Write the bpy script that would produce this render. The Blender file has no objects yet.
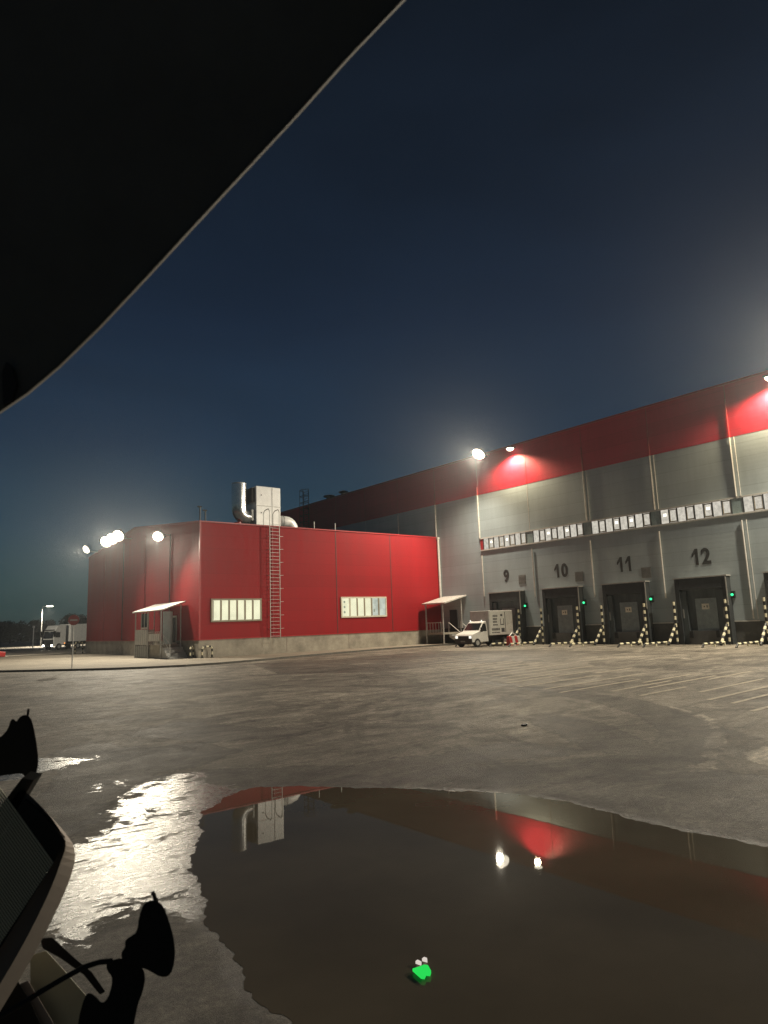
import bpy, bmesh, math, random
import numpy as np
from mathutils import Vector, Matrix
random.seed(7)
S = bpy.context.scene
C = S.collection
R = math.radians
# ------------------------------------------------------------------ camera (calibrated)
F_PX, YAW, PITCH, ROLL, H = 678.2, 0.682, 0.1632, -0.0359, 2.4815
fw = Vector((math.sin(YAW)*math.cos(PITCH), math.cos(YAW)*math.cos(PITCH), math.sin(PITCH)))
r0 = Vector((math.cos(YAW), -math.sin(YAW), 0)); u0 = r0.cross(fw)
rt = r0*math.cos(ROLL) + u0*math.sin(ROLL); up = -r0*math.sin(ROLL) + u0*math.cos(ROLL)
cd = bpy.data.cameras.new('camera'); cam = bpy.data.objects.new('camera', cd); C.objects.link(cam)
cam.matrix_world = Matrix(((rt.x, up.x, -fw.x, 0), (rt.y, up.y, -fw.y, 0), (rt.z, up.z, -fw.z, H), (0, 0, 0, 1)))
cd.lens = F_PX/1024*36; cd.sensor_width = 36; cd.clip_start = .05; cd.clip_end = 6000
cd.dof.use_dof = True; cd.dof.focus_distance = 45; cd.dof.aperture_fstop = 9
S.camera = cam

# ------------------------------------------------------------------ materials
def newmat(name):
    m = bpy.data.materials.new(name); m.use_nodes = True
    nt = m.node_tree; b = nt.nodes['Principled BSDF']; return m, nt, b
def mat(name, col, rough=.6, metal=0., var=.18, scale=3., bump=0., bscale=40., emis=None, es=0., spec=.5, stretch=(1,1,1)):
    m, nt, b = newmat(name); N = nt.nodes; L = nt.links
    b.inputs['Roughness'].default_value = rough; b.inputs['Metallic'].default_value = metal
    b.inputs['Specular IOR Level'].default_value = spec
    tc = N.new('ShaderNodeTexCoord'); mp = N.new('ShaderNodeMapping'); mp.inputs['Scale'].default_value = stretch
    L.new(tc.outputs['Object'], mp.inputs['Vector'])
    n = N.new('ShaderNodeTexNoise'); n.inputs['Scale'].default_value = scale; n.inputs['Detail'].default_value = 6
    n.inputs['Roughness'].default_value = .65
    L.new(mp.outputs[0], n.inputs['Vector'])
    rp = N.new('ShaderNodeMapRange'); rp.inputs['From Min'].default_value = .3; rp.inputs['From Max'].default_value = .7
    rp.inputs['To Min'].default_value = 1-var; rp.inputs['To Max'].default_value = 1+var
    L.new(n.outputs['Fac'], rp.inputs['Value'])
    mx = N.new('ShaderNodeVectorMath'); mx.operation = 'SCALE'; mx.inputs[0].default_value = col[:3]
    L.new(rp.outputs[0], mx.inputs['Scale']); L.new(mx.outputs[0], b.inputs['Base Color'])
    if bump:
        n2 = N.new('ShaderNodeTexNoise'); n2.inputs['Scale'].default_value = bscale; n2.inputs['Detail'].default_value = 4
        L.new(mp.outputs[0], n2.inputs['Vector'])
        bp = N.new('ShaderNodeBump'); bp.inputs['Strength'].default_value = bump; bp.inputs['Distance'].default_value = .02
        L.new(n2.outputs['Fac'], bp.inputs['Height']); L.new(bp.outputs[0], b.inputs['Normal'])
    if emis:
        b.inputs['Emission Color'].default_value = (*emis, 1); b.inputs['Emission Strength'].default_value = es
    return m
def cladding(name, col, rough=.45, period=.30, axis='Z', seam=1.0, seamdark=.82):
    """sandwich-panel sheet: fine horizontal ribs, panel joints, soft streaks of dirt running down"""
    m, nt, b = newmat(name); N = nt.nodes; L = nt.links
    b.inputs['Roughness'].default_value = rough; b.inputs['Specular IOR Level'].default_value = .25
    tc = N.new('ShaderNodeTexCoord'); sp = N.new('ShaderNodeSeparateXYZ'); L.new(tc.outputs['Object'], sp.inputs[0])
    def frac(inp, per, off=0):
        d = N.new('ShaderNodeMath'); d.operation = 'DIVIDE'; L.new(inp, d.inputs[0]); d.inputs[1].default_value = per
        a = N.new('ShaderNodeMath'); a.operation = 'ADD'; L.new(d.outputs[0], a.inputs[0]); a.inputs[1].default_value = off
        f = N.new('ShaderNodeMath'); f.operation = 'FRACT'; L.new(a.outputs[0], f.inputs[0]); return f.outputs[0], a.outputs[0]
    rib, _ = frac(sp.outputs['Z'], period)
    joint, jraw = frac(sp.outputs['Z'], seam, .13)
    cmpn = N.new('ShaderNodeMath'); cmpn.operation = 'LESS_THAN'; cmpn.inputs[1].default_value = .035/seam; L.new(joint, cmpn.inputs[0])
    # per-panel tint
    fl = N.new('ShaderNodeMath'); fl.operation = 'FLOOR'; L.new(jraw, fl.inputs[0])
    _, yr = frac(sp.outputs['Y'], 6.0, -.39); fy = N.new('ShaderNodeMath'); fy.operation = 'FLOOR'; L.new(yr, fy.inputs[0])
    _, xr = frac(sp.outputs['X'], 6.37, .5); fx = N.new('ShaderNodeMath'); fx.operation = 'FLOOR'; L.new(xr, fx.inputs[0])
    cb = N.new('ShaderNodeCombineXYZ'); L.new(fx.outputs[0], cb.inputs[0]); L.new(fy.outputs[0], cb.inputs[1]); L.new(fl.outputs[0], cb.inputs[2])
    wn = N.new('ShaderNodeTexWhiteNoise'); L.new(cb.outputs[0], wn.inputs['Vector'])
    mp = N.new('ShaderNodeMapping'); mp.inputs['Scale'].default_value = (1, 1, .12); L.new(tc.outputs['Object'], mp.inputs['Vector'])
    n = N.new('ShaderNodeTexNoise'); n.inputs['Scale'].default_value = 1.3; n.inputs['Detail'].default_value = 8; n.inputs['Roughness'].default_value = .7
    L.new(mp.outputs[0], n.inputs['Vector'])
    def mul(a, bb, c):  # a*b+c
        k = N.new('ShaderNodeMath'); k.operation = 'MULTIPLY_ADD'; L.new(a, k.inputs[0]); k.inputs[1].default_value = bb; k.inputs[2].default_value = c; return k.outputs[0]
    def times(a, c):
        k = N.new('ShaderNodeMath'); k.operation = 'MULTIPLY'; L.new(a, k.inputs[0]); L.new(c, k.inputs[1]); return k.outputs[0]
    v = times(mul(wn.outputs['Value'], .10, .95), mul(n.outputs['Fac'], .42, .79))
    v = times(v, mul(cmpn.outputs[0], seamdark-1, 1))
    sc = N.new('ShaderNodeVectorMath'); sc.operation = 'SCALE'; sc.inputs[0].default_value = col; L.new(v, sc.inputs['Scale'])
    L.new(sc.outputs[0], b.inputs['Base Color'])
    L.new(mul(n.outputs['Fac'], .35, rough-.17), b.inputs['Roughness'])
    bp = N.new('ShaderNodeBump'); bp.inputs['Strength'].default_value = .18; bp.inputs['Distance'].default_value = .012
    sw = N.new('ShaderNodeMath'); sw.operation = 'PINGPONG'; L.new(rib, sw.inputs[0]); sw.inputs[1].default_value = .5
    L.new(sw.outputs[0], bp.inputs['Height']); L.new(bp.outputs[0], b.inputs['Normal'])
    return m
M = {}
M['grey'] = cladding('grey_cladding', (.375, .43, .45), rough=.55)
M['redband'] = cladding('red_band_cladding', (.50, .022, .045), rough=.45)
M['red'] = cladding('red_cladding', (.30, .008, .013), rough=.65)
M['plinth'] = mat('dark_plinth', (.10, .10, .095), .8, var=.3, scale=1.2, bump=.2)
M['concrete'] = mat('concrete', (.33, .30, .25), .85, var=.35, scale=.9, bump=.4, bscale=12)
M['trim'] = mat('light_trim', (.62, .60, .56), .45, metal=.1)
M['redtrim'] = mat('red_trim', (.38, .02, .025), .4)
M['darktrim'] = mat('dark_seam', (.10, .04, .04), .5)
M['roof'] = mat('roof_membrane', (.12, .12, .12), .9)
M['shelter'] = mat('shelter_black', (.03, .035, .038), .75, var=.3)
M['curtain'] = mat('curtain_grey', (.065, .08, .085), .7, var=.4, scale=2, stretch=(1, 1, .2))
M['doorpanel'] = mat('door_panel', (.25, .30, .31), .5, var=.2)
M['hood'] = mat('hood_metal', (.42, .41, .38), .5, metal=.2)
M['steel'] = mat('galvanised', (.50, .50, .48), .45, metal=.4, var=.25, scale=6)
M['duct'] = mat('duct_metal', (.90, .90, .88), .35, metal=.1, var=.12, scale=2, bump=.15, bscale=3)
M['foil'] = mat('foil_duct', (.85, .85, .83), .22, metal=.85, var=.15, scale=3, bump=.5, bscale=3.5)
M['black'] = mat('black_paint', (.015, .015, .015), .5)
M['white'] = mat('white_paint', (.72, .71, .67), .45, var=.1)
M['whitestripe'] = mat('white_stripe', (.75, .70, .50), .6, var=.25, scale=9)
M['rubber'] = mat('rubber', (.02, .02, .02), .85)
M['glass_dark'] = mat('dark_glass', (.02, .022, .024), .08, var=0)
M['signred'] = mat('shaded_sign_red', (.16, .02, .02), .6)  # sign red darkened to give the plate an unlit face
M['sign'] = mat('sign_white', (.88, .84, .70), .5, var=.03)
M['winframe'] = mat('window_frame', (.28, .24, .17), .5)
M['winframe_l'] = mat('window_frame_light', (.62, .58, .48), .5)
M['number'] = mat('number_paint', (.035, .037, .037), .6)
M['patch'] = mat('grey_vent', (.21, .215, .205), .6)
M['greenglass'] = mat('blue_green_glass', (.32, .40, .40), .3)
M['redpaint'] = mat('red_paint', (.50, .03, .03), .4)
M['cab'] = mat('cab_lining', (.13, .125, .11), .95, var=.2, spec=.05)
M['seal'] = mat('seal_trim', (.085, .08, .065), .7)
M['housing'] = mat('mirror_housing', (.022, .022, .021), .7, spec=.1)
M['rim'] = mat('mirror_rim', (.36, .31, .27), .6, var=.1)
M['bark'] = mat('bark', (.06, .05, .04), .9)
M['leaf'] = mat('leaf', (.035, .045, .025), .8, var=.5)
M['adprint'] = mat('ad_print', (.06, .06, .065), .6)
M['adpanel'] = mat('ad_panel', (.66, .66, .62), .5, var=.08)
M['vanbox'] = mat('van_box', (.62, .61, .58), .5, var=.15)
M['orange'] = mat('orange_lens', (.5, .12, .02), .3, emis=(1, .35, .08), es=2)
def emit(name, col, st):
    m = bpy.data.materials.new(name); m.use_nodes = True; nt = m.node_tree; nt.nodes.clear()
    e = nt.nodes.new('ShaderNodeEmission'); o = nt.nodes.new('ShaderNodeOutputMaterial')
    e.inputs[0].default_value = (*col, 1); e.inputs[1].default_value = st; nt.links.new(e.outputs[0], o.inputs[0]); m.cycles.emission_sampling = 'NONE'; return m
M['lens'] = emit('floodlight_lens', (1, .9, .7), 5)
M['greenlamp'] = emit('green_signal', (.05, 1, .36), 1.8)
M['headlamp'] = emit('parking_light', (1, .95, .8), 1.3)
M['streetlens'] = emit('street_lens', (1, .95, .75), 14)
M['streetlens_dim'] = emit('street_lens_dim', (.8, .95, .9), .9)
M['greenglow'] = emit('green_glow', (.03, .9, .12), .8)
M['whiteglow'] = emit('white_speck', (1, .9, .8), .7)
def litpane(name, col, st, scale, lo, bright=None):
    m = bpy.data.materials.new(name); m.use_nodes = True; nt = m.node_tree; nt.nodes.clear(); N = nt.nodes; L = nt.links
    e = N.new('ShaderNodeEmission'); o = N.new('ShaderNodeOutputMaterial'); tc = N.new('ShaderNodeTexCoord')
    n = N.new('ShaderNodeTexNoise'); n.inputs['Scale'].default_value = scale; n.inputs['Detail'].default_value = 5
    L.new(tc.outputs['Object'], n.inputs['Vector'])
    mr = N.new('ShaderNodeMapRange'); mr.inputs['From Min'].default_value = .35; mr.inputs['From Max'].default_value = .65
    mr.inputs['To Min'].default_value = lo*st; mr.inputs['To Max'].default_value = st
    L.new(n.outputs['Fac'], mr.inputs['Value']); e.inputs[0].default_value = (*col, 1); L.new(mr.outputs[0], e.inputs[1]); L.new(e.outputs[0], o.inputs[0]); m.cycles.emission_sampling = 'NONE'; return m
M['pane'] = litpane('lit_pane', (1, .98, .68), .98, 1.2, .85)
M['pane_cool'] = litpane('lit_pane_cool', (.85, .92, .78), .75, 2, .7)
M['hall'] = litpane('lit_hall_glass', (.88, .82, .70), .78, 4.0, .68)
M['halltube'] = emit('hall_tube', (1, .95, .82), 1.6)

# ------------------------------------------------------------------ mesh builder
class MB:
    def __init__(s): s.v = []; s.f = []; s.mi = []; s.mats = []
    def _m(s, m):
        if m not in s.mats: s.mats.append(m)
        return s.mats.index(m)
    def add(s, vs, fs, m):
        o = len(s.v); s.v += [tuple(v) for v in vs]; k = s._m(m)
        for f in fs: s.f.append(tuple(i+o for i in f)); s.mi.append(k)
        return s
    def box(s, x0, x1, y0, y1, z0, z1, m):
        x0, x1 = sorted((x0, x1)); y0, y1 = sorted((y0, y1)); z0, z1 = sorted((z0, z1))
        v = [(x0,y0,z0),(x1,y0,z0),(x1,y1,z0),(x0,y1,z0),(x0,y0,z1),(x1,y0,z1),(x1,y1,z1),(x0,y1,z1)]
        return s.add(v, [(0,3,2,1),(4,5,6,7),(0,1,5,4),(1,2,6,5),(2,3,7,6),(3,0,4,7)], m)
    def tube(s, pts, r, m, n=8, cap=True, r1=None):
        pts = [Vector(p) for p in pts]; k = len(pts); vs = []; fs = []
        prev = None
        for i, p in enumerate(pts):
            d = (pts[min(i+1, k-1)] - pts[max(i-1, 0)]).normalized()
            a = Vector((0,0,1)) if abs(d.z) < .9 else Vector((1,0,0))
            if prev is not None and abs(prev.dot(d)) < .98: a = prev
            e1 = (a - d*a.dot(d)).normalized(); e2 = d.cross(e1); prev = e1
            rr = r if r1 is None else r + (r1-r)*i/(k-1)
            for j in range(n):
                t = 2*math.pi*j/n; vs.append(p + e1*math.cos(t)*rr + e2*math.sin(t)*rr)
        for i in range(k-1):
            for j in range(n): fs.append((i*n+j, i*n+(j+1)%n, (i+1)*n+(j+1)%n, (i+1)*n+j))
        if cap: fs.append(tuple(range(n))[::-1]); fs.append(tuple(range((k-1)*n, k*n)))
        return s.add(vs, fs, m)
    def prism(s, poly, ext, m):
        """poly: list of 3D points (planar), ext: Vector extrusion"""
        n = len(poly); ext = Vector(ext); a = [Vector(p) for p in poly]; b = [p+ext for p in a]
        fs = [tuple(range(n)), tuple(range(2*n-1, n-1, -1))] + [(i, i+n, (i+1) % n + n, (i+1) % n) for i in range(n)]
        return s.add(a+b, fs, m)
    def build(s, name, parent=None, bevel=0., smooth=False, seg=2):
        me = bpy.data.meshes.new(name); me.from_pydata(s.v, [], s.f)
        for m in s.mats: me.materials.append(m)
        me.polygons.foreach_set('material_index', s.mi)
        bm = bmesh.new(); bm.from_mesh(me); bmesh.ops.recalc_face_normals(bm, faces=bm.faces); bm.to_mesh(me); bm.free()
        if smooth: me.polygons.foreach_set('use_smooth', [True]*len(me.polygons))
        o = bpy.data.objects.new(name, me); C.objects.link(o)
        if parent is not None:
            o.parent = parent; o.matrix_parent_inverse = parent.matrix_world.inverted() if False else Matrix.Translation(-parent.location) if not parent.rotation_euler.z else Matrix()
        if bevel:
            bv = o.modifiers.new('bevel', 'BEVEL'); bv.width = bevel; bv.segments = seg; bv.limit_method = 'ANGLE'
        return o
def tag(o, label=None, cat=None, group=None, kind=None):
    if label: o['label'] = label
    if cat: o['category'] = cat
    if group: o['group'] = group
    if kind: o['kind'] = kind
    return o
def thing(name, label, cat, loc=(0,0,0), group=None):
    """Empty at the thing's base. Parts are written in world coordinates; the parent inverse takes care of the offset."""
    o = bpy.data.objects.new(name, None); C.objects.link(o); o.location = loc; o.empty_display_size = .2
    return tag(o, label, cat, group)
def children(o): return [c for c in bpy.data.objects if c.parent == o]
def copy_tree(o, parent=None):
    c = o.copy(); C.objects.link(c)
    if parent is not None: c.parent = parent; c.matrix_parent_inverse = o.matrix_parent_inverse.copy()
    for ch in children(o): copy_tree(ch, c)
    return c
def sub(o, par):    # sub-part: parent a mesh built in world coordinates to a part (a mesh at the origin of its thing)
    o.parent = par; o.matrix_parent_inverse = Matrix(); return o
def copy_at(src, loc, label):
    c = copy_tree(src); c.location = loc; c['label'] = label; return c

def gz(x, y):
    t = min(max((math.hypot(x, y)-15)/30, 0), 1); return .28*t*t*(3-2*t)

# ------------------------------------------------------------------ ground
PUD = [(3.15,7.36),(3.41,7.91),(3.89,8.63),(4.2,9.38),(4.71,9.85),(5.16,10.17),(5.53,10.15),(5.92,9.63),(6.31,9.1),(6.74,8.63),(7.21,8.02),(7.53,7.49),(7.79,6.95),(7.96,6.2),(7.9,5.53),(7.9,4.83),(7.86,4.2),(7.92,3.49),(7.83,2.63),(7.79,1.67),(4.74,1.15),(3.08,1.82),(2.12,2.67),(2.44,3.68),(2.45,4.15),(2.46,4.52),(2.52,4.92),(2.66,5.31),(2.69,5.76),(2.82,6.35)]
WET = [[(3.53, 10.81), (4.4, 11.96), (4.95, 11.8), (5.14, 10.13), (5.51, 10.1), (4.3, 9.21), (3.65, 7.63), (3.05, 6.76), (2.65, 6.18), (2.47, 6.65), (2.12, 6.69), (1.75, 6.38), (1.58, 6.66), (1.73, 7.52), (2.32, 8.97), (2.58, 9.34), (2.84, 9.42), (3.06, 9.56), (3.26, 10.31)],
 [(2.0,16.39),(3.23,16.21),(4.38,15.02),(3.56,14.37),(2.8,13.96),(1.7,14.36)],
 [(3.65,12.36),(3.77,12.44),(3.72,11.97),(3.55,11.86)],[(3.78,12.32),(3.97,12.33),(3.89,11.99),(3.76,11.93)],
 [(4.95,12.03),(5.27,11.91),(5.2,11.63),(4.91,11.5)],
 [(6.67,8.55),(8.0,7.95),(9.38,7.26),(10.33,6.41),(11.07,5.8),(11.18,4.81),(11.12,3.6),(7.77,2.29),(7.79,3.44),(7.72,4.73),(7.72,6.02),(7.29,7.26)],
 [(15.59,7.87),(15.86,7.77),(15.23,7.39),(14.85,7.42)],[(14.63,7.27),(14.75,7.12),(13.66,6.56),(12.9,6.32),(12.72,6.54),(13.63,6.95)],
 [(12.52,6.47),(12.71,6.25),(11.98,5.97),(12.0,6.23)],[(11.25,6.06),(11.82,5.9),(11.09,5.55),(10.7,5.77)],
 [(12.8,5.85),(13.7,5.83),(14.05,5.41),(11.75,4.58),(12.01,5.19),(12.17,5.49)]]
PALE = [WET.pop(q) for q in (10, 9, 8, 7, 6)] + [[(17.3,9.7),(17.7,9.9),(17.2,9.1),(16.8,8.9)],[(16.5,8.7),(16.8,8.6),(16.2,8.0),(15.8,8.0)]]
DAMP = [[(20.5,19.5),(19.6,14.9),(18.5,11.3),(16.9,9.0),(15.0,7.2),(13.1,6.4),(11.6,6.0),(9.9,6.2),(8.3,6.5),(6.6,8.8),(5.3,10.4),(4.4,12.2),(5.5,12.0),(7,10.8),(8.2,9.4),(9.6,8.2),(11,7.4),(12.5,7.4),(14,8.1),(15.8,9.7),(17.4,12),(18.6,15.2),(19.9,19.4)],
 [(3.2,13.5),(4.2,14.6),(5.4,14.8),(6.6,13.6),(5.4,12.6),(4.2,12.8)],
 [(1.2,11.5),(2.2,13.6),(3.6,12.9),(3.2,11.0),(2.1,9.6),(1.3,9.2)]]
def sdf(P, poly):
    P = P.reshape(-1, 2); d = np.full(len(P), 1e9); ins = np.zeros(len(P), bool); n = len(poly)
    for i in range(n):
        a = np.array(poly[i]); b = np.array(poly[(i+1) % n]); e = b-a; w = P-a
        t = np.clip(w@e/(e@e), 0, 1); q = w - t[:, None]*e; d = np.minimum(d, (q**2).sum(1))
        c1 = (a[1] > P[:, 1]) != (b[1] > P[:, 1])
        with np.errstate(divide='ignore', invalid='ignore'):
            xi = a[0] + (P[:, 1]-a[1])*(b[0]-a[0])/((b[1]-a[1]) if b[1] != a[1] else 1e-9)
        ins ^= c1 & (P[:, 0] < xi)
    return np.where(ins, 1, -1)*np.sqrt(d)
def lines(parts):
    out = []
    for a, b, st in parts: out += list(np.arange(a, b, st))
    return np.array(sorted(set(np.round(out, 4))))
xs = lines([(-1500,-100,200),(-100,-10,10),(-10,0,1),(0,18,.1),(18,36,.25),(36,60,1.5),(60,200,20),(200,1701,300)])
ys = lines([(-1500,-100,200),(-100,-10,10),(-10,0,1),(0,18,.1),(18,42,.25),(42,60,1.5),(60,200,10),(200,2001,300)])
X, Y = np.meshgrid(xs, ys, indexing='ij'); P = np.stack([X, Y], -1).reshape(-1, 2)
t = np.clip((np.hypot(P[:, 0], P[:, 1])-15)/30, 0, 1); Z = .28*t*t*(3-2*t)
nx, ny = len(xs), len(ys); idx = np.arange(nx*ny).reshape(nx, ny)
fs = np.stack([idx[:-1,:-1], idx[1:,:-1], idx[1:,1:], idx[:-1,1:]], -1).reshape(-1, 4)
me = bpy.data.meshes.new('ground'); me.from_pydata(np.column_stack([P, Z]).tolist(), [], fs.tolist())
DAMP = DAMP[:1] + [[(1.7, 6.67), (3.11, 6.88), (2.44, 4.51), (2.24, 3.39), (1.28, 3.78), (0.9, 5.09)], [(4.81, 10.68), (5.7, 11.42), (6.2, 11.36), (6.48, 10.54), (7.2, 10.21), (8.41, 10.3), (9.16, 9.86), (10.12, 10.01), (11.22, 9.38), (11.2, 7.74), (9.84, 8.48), (8.64, 8.94), (7.81, 7.77), (6.66, 9.04), (5.61, 10.29)] ,
[(2.68, 11.89), (3.51, 14.16), (3.9, 16.43), (4.88, 17.16), (5.56, 15.16), (6.63, 15.01), (6.77, 13.35), (5.53, 12.51), (4.76, 12.48), (3.84, 11.54), (3.38, 10.72), (2.57, 9.53), (2.27, 9.02)] ,
[(20.9, 39.8), (25.57, 37.65), (35.65, 38.98), (38.38, 32.48), (38.2, 23.02), (30.68, 23.24), (26.06, 26.94), (20.72, 26.27), (17.51, 30.22)] ,
[(5.73, 17.67), (7.67, 18.69), (8.57, 15.8), (10.29, 15.21), (8.63, 14.01), (6.79, 14.82)] ,
[(14.74, 11.29), (14.32, 9.83), (12.67, 7.6), (11.33, 7.01), (11.25, 7.99), (12.27, 9.43), (13.35, 11.12)] ]
DAMP.append(WET.pop(5)); assert len(WET) == 5
wet = np.full(len(P), -9.)
for w in WET: wet = np.maximum(wet, sdf(P, w))
pud_d = sdf(P, PUD)
damp = np.full(len(P), -9.)
for w in DAMP: damp = np.maximum(damp, sdf(P, w))
pale = np.full(len(P), -9.)
for w in PALE: pale = np.maximum(pale, sdf(P, w))
pale = np.clip(pale, -2, 2); wet = np.clip(wet, -2, 2); damp = np.clip(damp, -2, 2)
def arcpts(cx, cy, r, a0, a1, n=24): return [(cx+r*math.cos(R(a0+(a1-a0)*k/n)), cy+r*math.sin(R(a0+(a1-a0)*k/n))) for k in range(n+1)]
TRK = []
for cx_, cy_, r_, a0_, a1_ in ((24, 4, 15, 95, 178), (26, 2, 19, 92, 165), (2, 34, 20, -75, 10), (30, 30, 17, 175, 262), (8, -6, 24, 20, 88), (34, 14, 12, 110, 200)):
    for o_ in (-1.0, -.72, .72, 1.0): TRK.append(arcpts(cx_, cy_, r_+o_, a0_, a1_))
trk = np.full(len(P), 9.); near = (P[:,0] > -1) & (P[:,0] < 42) & (P[:,1] > -1) & (P[:,1] < 44); Pn = P[near]; tn = np.full(len(Pn), 9.)
for pl_ in TRK:
    for a_, b_ in zip(pl_[:-1], pl_[1:]):
        a_ = np.array(a_); e_ = np.array(b_)-a_; w_ = Pn-a_; t_ = np.clip(w_@e_/(e_@e_), 0, 1); tn = np.minimum(tn, np.sqrt(((w_-t_[:,None]*e_)**2).sum(1)))
trk[near] = tn; trk = np.clip(trk, 0, 2)
for nm, arr in (('track', trk), ('wet', wet), ('damp', damp), ('pale', pale), ('pond', np.clip(pud_d, -3, 3))):
    at_ = me.attributes.new(nm, 'FLOAT', 'POINT'); at_.data.foreach_set('value', arr.astype(np.float32))
me.polygons.foreach_set('use_smooth', [True]*len(me.polygons))
ground = bpy.data.objects.new('ground', me); C.objects.link(ground); tag(ground, kind='structure')
def ground_mat():
    m, nt, b = newmat('asphalt'); N = nt.nodes; L = nt.links
    tc = N.new('ShaderNodeTexCoord')
    def noise(scale, det=6, ro=.6, st=(1,1,1), rot=0, dist=0):
        mp = N.new('ShaderNodeMapping'); mp.inputs['Scale'].default_value = st; mp.inputs['Rotation'].default_value = (0,0,rot)
        L.new(tc.outputs['Object'], mp.inputs['Vector']); n = N.new('ShaderNodeTexNoise'); n.inputs['Scale'].default_value = scale
        n.inputs['Detail'].default_value = det; n.inputs['Roughness'].default_value = ro; n.inputs['Distortion'].default_value = dist
        L.new(mp.outputs[0], n.inputs['Vector']); return n.outputs['Fac']
    def mr(v, a, bb, c, d, smooth=False):
        k = N.new('ShaderNodeMapRange'); k.inputs['From Min'].default_value = a; k.inputs['From Max'].default_value = bb
        k.inputs['To Min'].default_value = c; k.inputs['To Max'].default_value = d
        if smooth: k.interpolation_type = 'SMOOTHSTEP'
        L.new(v, k.inputs['Value']); return k.outputs[0]
    def ma(op, a, c):
        k = N.new('ShaderNodeMath'); k.operation = op
        for i, q in enumerate((a, c)):
            if isinstance(q, (int, float)): k.inputs[i].default_value = q
            else: L.new(q, k.inputs[i])
        return k.outputs[0]
    def attr(nm):
        a = N.new('ShaderNodeAttribute'); a.attribute_name = nm; return a.outputs['Fac']
    big = noise(.14, 5, .6, dist=.6); mid = noise(.9, 7, .7, dist=.8); streak = noise(.5, 8, .75, (.4, 1.4, 1), R(-52), 1.6)
    streak2 = noise(.6, 8, .72, (.35, 1.3, 1), R(28), 2.0)
    fine = noise(75, 3, .7); grit = noise(210, 2, .6)
    edge = noise(2.6, 8, .72, (1, 1, 1), 0, .7); e2 = noise(9, 5, .7)
    # masks
    wetm = mr(ma('ADD', attr('wet'), ma('ADD', mr(edge, .3, .7, -.32, .32), mr(e2, .3, .7, -.06, .06))), -.03, .05, 0, 1, True)
    holes = mr(noise(1.5, 8, .72, (.8, 1.7, 1), R(-42), 1.6), .395, .45, 0, 1, True)
    wetm = ma('MULTIPLY', wetm, holes)
    dampm = mr(ma('ADD', attr('damp'), ma('ADD', mr(edge, .3, .7, -.28, .28), mr(e2, .3, .7, -.08, .08))), -.06, .08, 0, 1, True)
    pondm = mr(ma('ADD', attr('pond'), mr(edge, .3, .7, -.12, .12)), -.22, .0, 0, 1, True)
    palem = mr(ma('ADD', attr('pale'), mr(e2, .3, .7, -.07, .07)), -.03, .03, 0, 1, True)
    stain = mr(noise(.33, 7, .62, (1, 1, 1), 0, 1.4), .53, .56, 0, 1, True); stain2 = mr(noise(.8, 7, .65, (1, 1, 1), 1.1, 1.8), .57, .62, 0, 1, True); scuff = mr(noise(.42, 8, .7, (.7, 1.2, 1), 2.0, 1.2), .57, .66, 0, 1, True)
    # colour
    v = ma('MULTIPLY', mr(big, .3, .7, .66, 1.28), mr(mid, .3, .7, .84, 1.16))
    v = ma('MULTIPLY', v, mr(streak, .36, .64, .56, 1.42)); v = ma('MULTIPLY', v, mr(streak2, .36, .64, .78, 1.18))
    v = ma('MULTIPLY', v, mr(fine, .32, .68, .62, 1.38)); v = ma('MULTIPLY', v, mr(grit, .32, .68, .68, 1.32)); v = ma('MULTIPLY', v, mr(stain, 0, 1, 1, .62)); v = ma('MULTIPLY', v, mr(stain2, 0, 1, 1, .72)); v = ma('MULTIPLY', v, mr(scuff, 0, 1, 1, 1.45))
    crk = ma('ABSOLUTE', ma('ADD', attr('damp'), mr(edge, .3, .7, -.1, .1)), 0)
    agg = noise(11, 9, .78, (1, 1, 1), .4, .4); agg2 = noise(28, 6, .75)
    tm = ma('MULTIPLY', mr(attr('track'), .05, .17, 1, 0, True), mr(noise(.5, 5, .6, (1, 1, 1), 3, .5), .42, .6, 0, 1, True))
    v = ma('MULTIPLY', v, mr(tm, 0, 1, 1, .6)); v = ma('MULTIPLY', v, mr(agg, .34, .66, .55, 1.5)); v = ma('MULTIPLY', v, mr(agg2, .32, .68, .78, 1.24))
    v = ma('MULTIPLY', v, mr(crk, .01, .07, .6, 1, True)); v = ma('MULTIPLY', v, mr(palem, 0, 1, 1, 2.3)); v = ma('MULTIPLY', v, mr(dampm, 0, 1, 1, .52)); v = ma('MULTIPLY', v, mr(wetm, 0, 1, 1, .62)); v = ma('MULTIPLY', v, mr(pondm, 0, 1, 1, .6))
    sc = N.new('ShaderNodeVectorMath'); sc.operation = 'SCALE'; sc.inputs[0].default_value = (.198, .176, .144); L.new(v, sc.inputs['Scale'])
    L.new(sc.outputs[0], b.inputs['Base Color'])
    ro = ma('ADD', mr(mid, .3, .7, .74, .62), mr(dampm, 0, 1, 0, -.06))
    wr = ma('MULTIPLY', ma('MAXIMUM', wetm, ma('MULTIPLY', pondm, .3)), 1)
    mxr = N.new('ShaderNodeMix'); L.new(wr, mxr.inputs[0]); L.new(ro, mxr.inputs[2]); L.new(mr(e2, .3, .7, .21, .34), mxr.inputs[3])
    L.new(mxr.outputs[0], b.inputs['Roughness'])
    L.new(mr(wr, 0, 1, .28, 1.0), b.inputs['Specular IOR Level'])
    hgt = ma('ADD', ma('MULTIPLY', fine, .8), ma('ADD', ma('MULTIPLY', grit, .6), ma('MULTIPLY', mid, .04)))
    bp = N.new('ShaderNodeBump'); bp.inputs['Distance'].default_value = .012; L.new(mr(wr, 0, 1, .55, .14), bp.inputs['Strength'])
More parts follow.
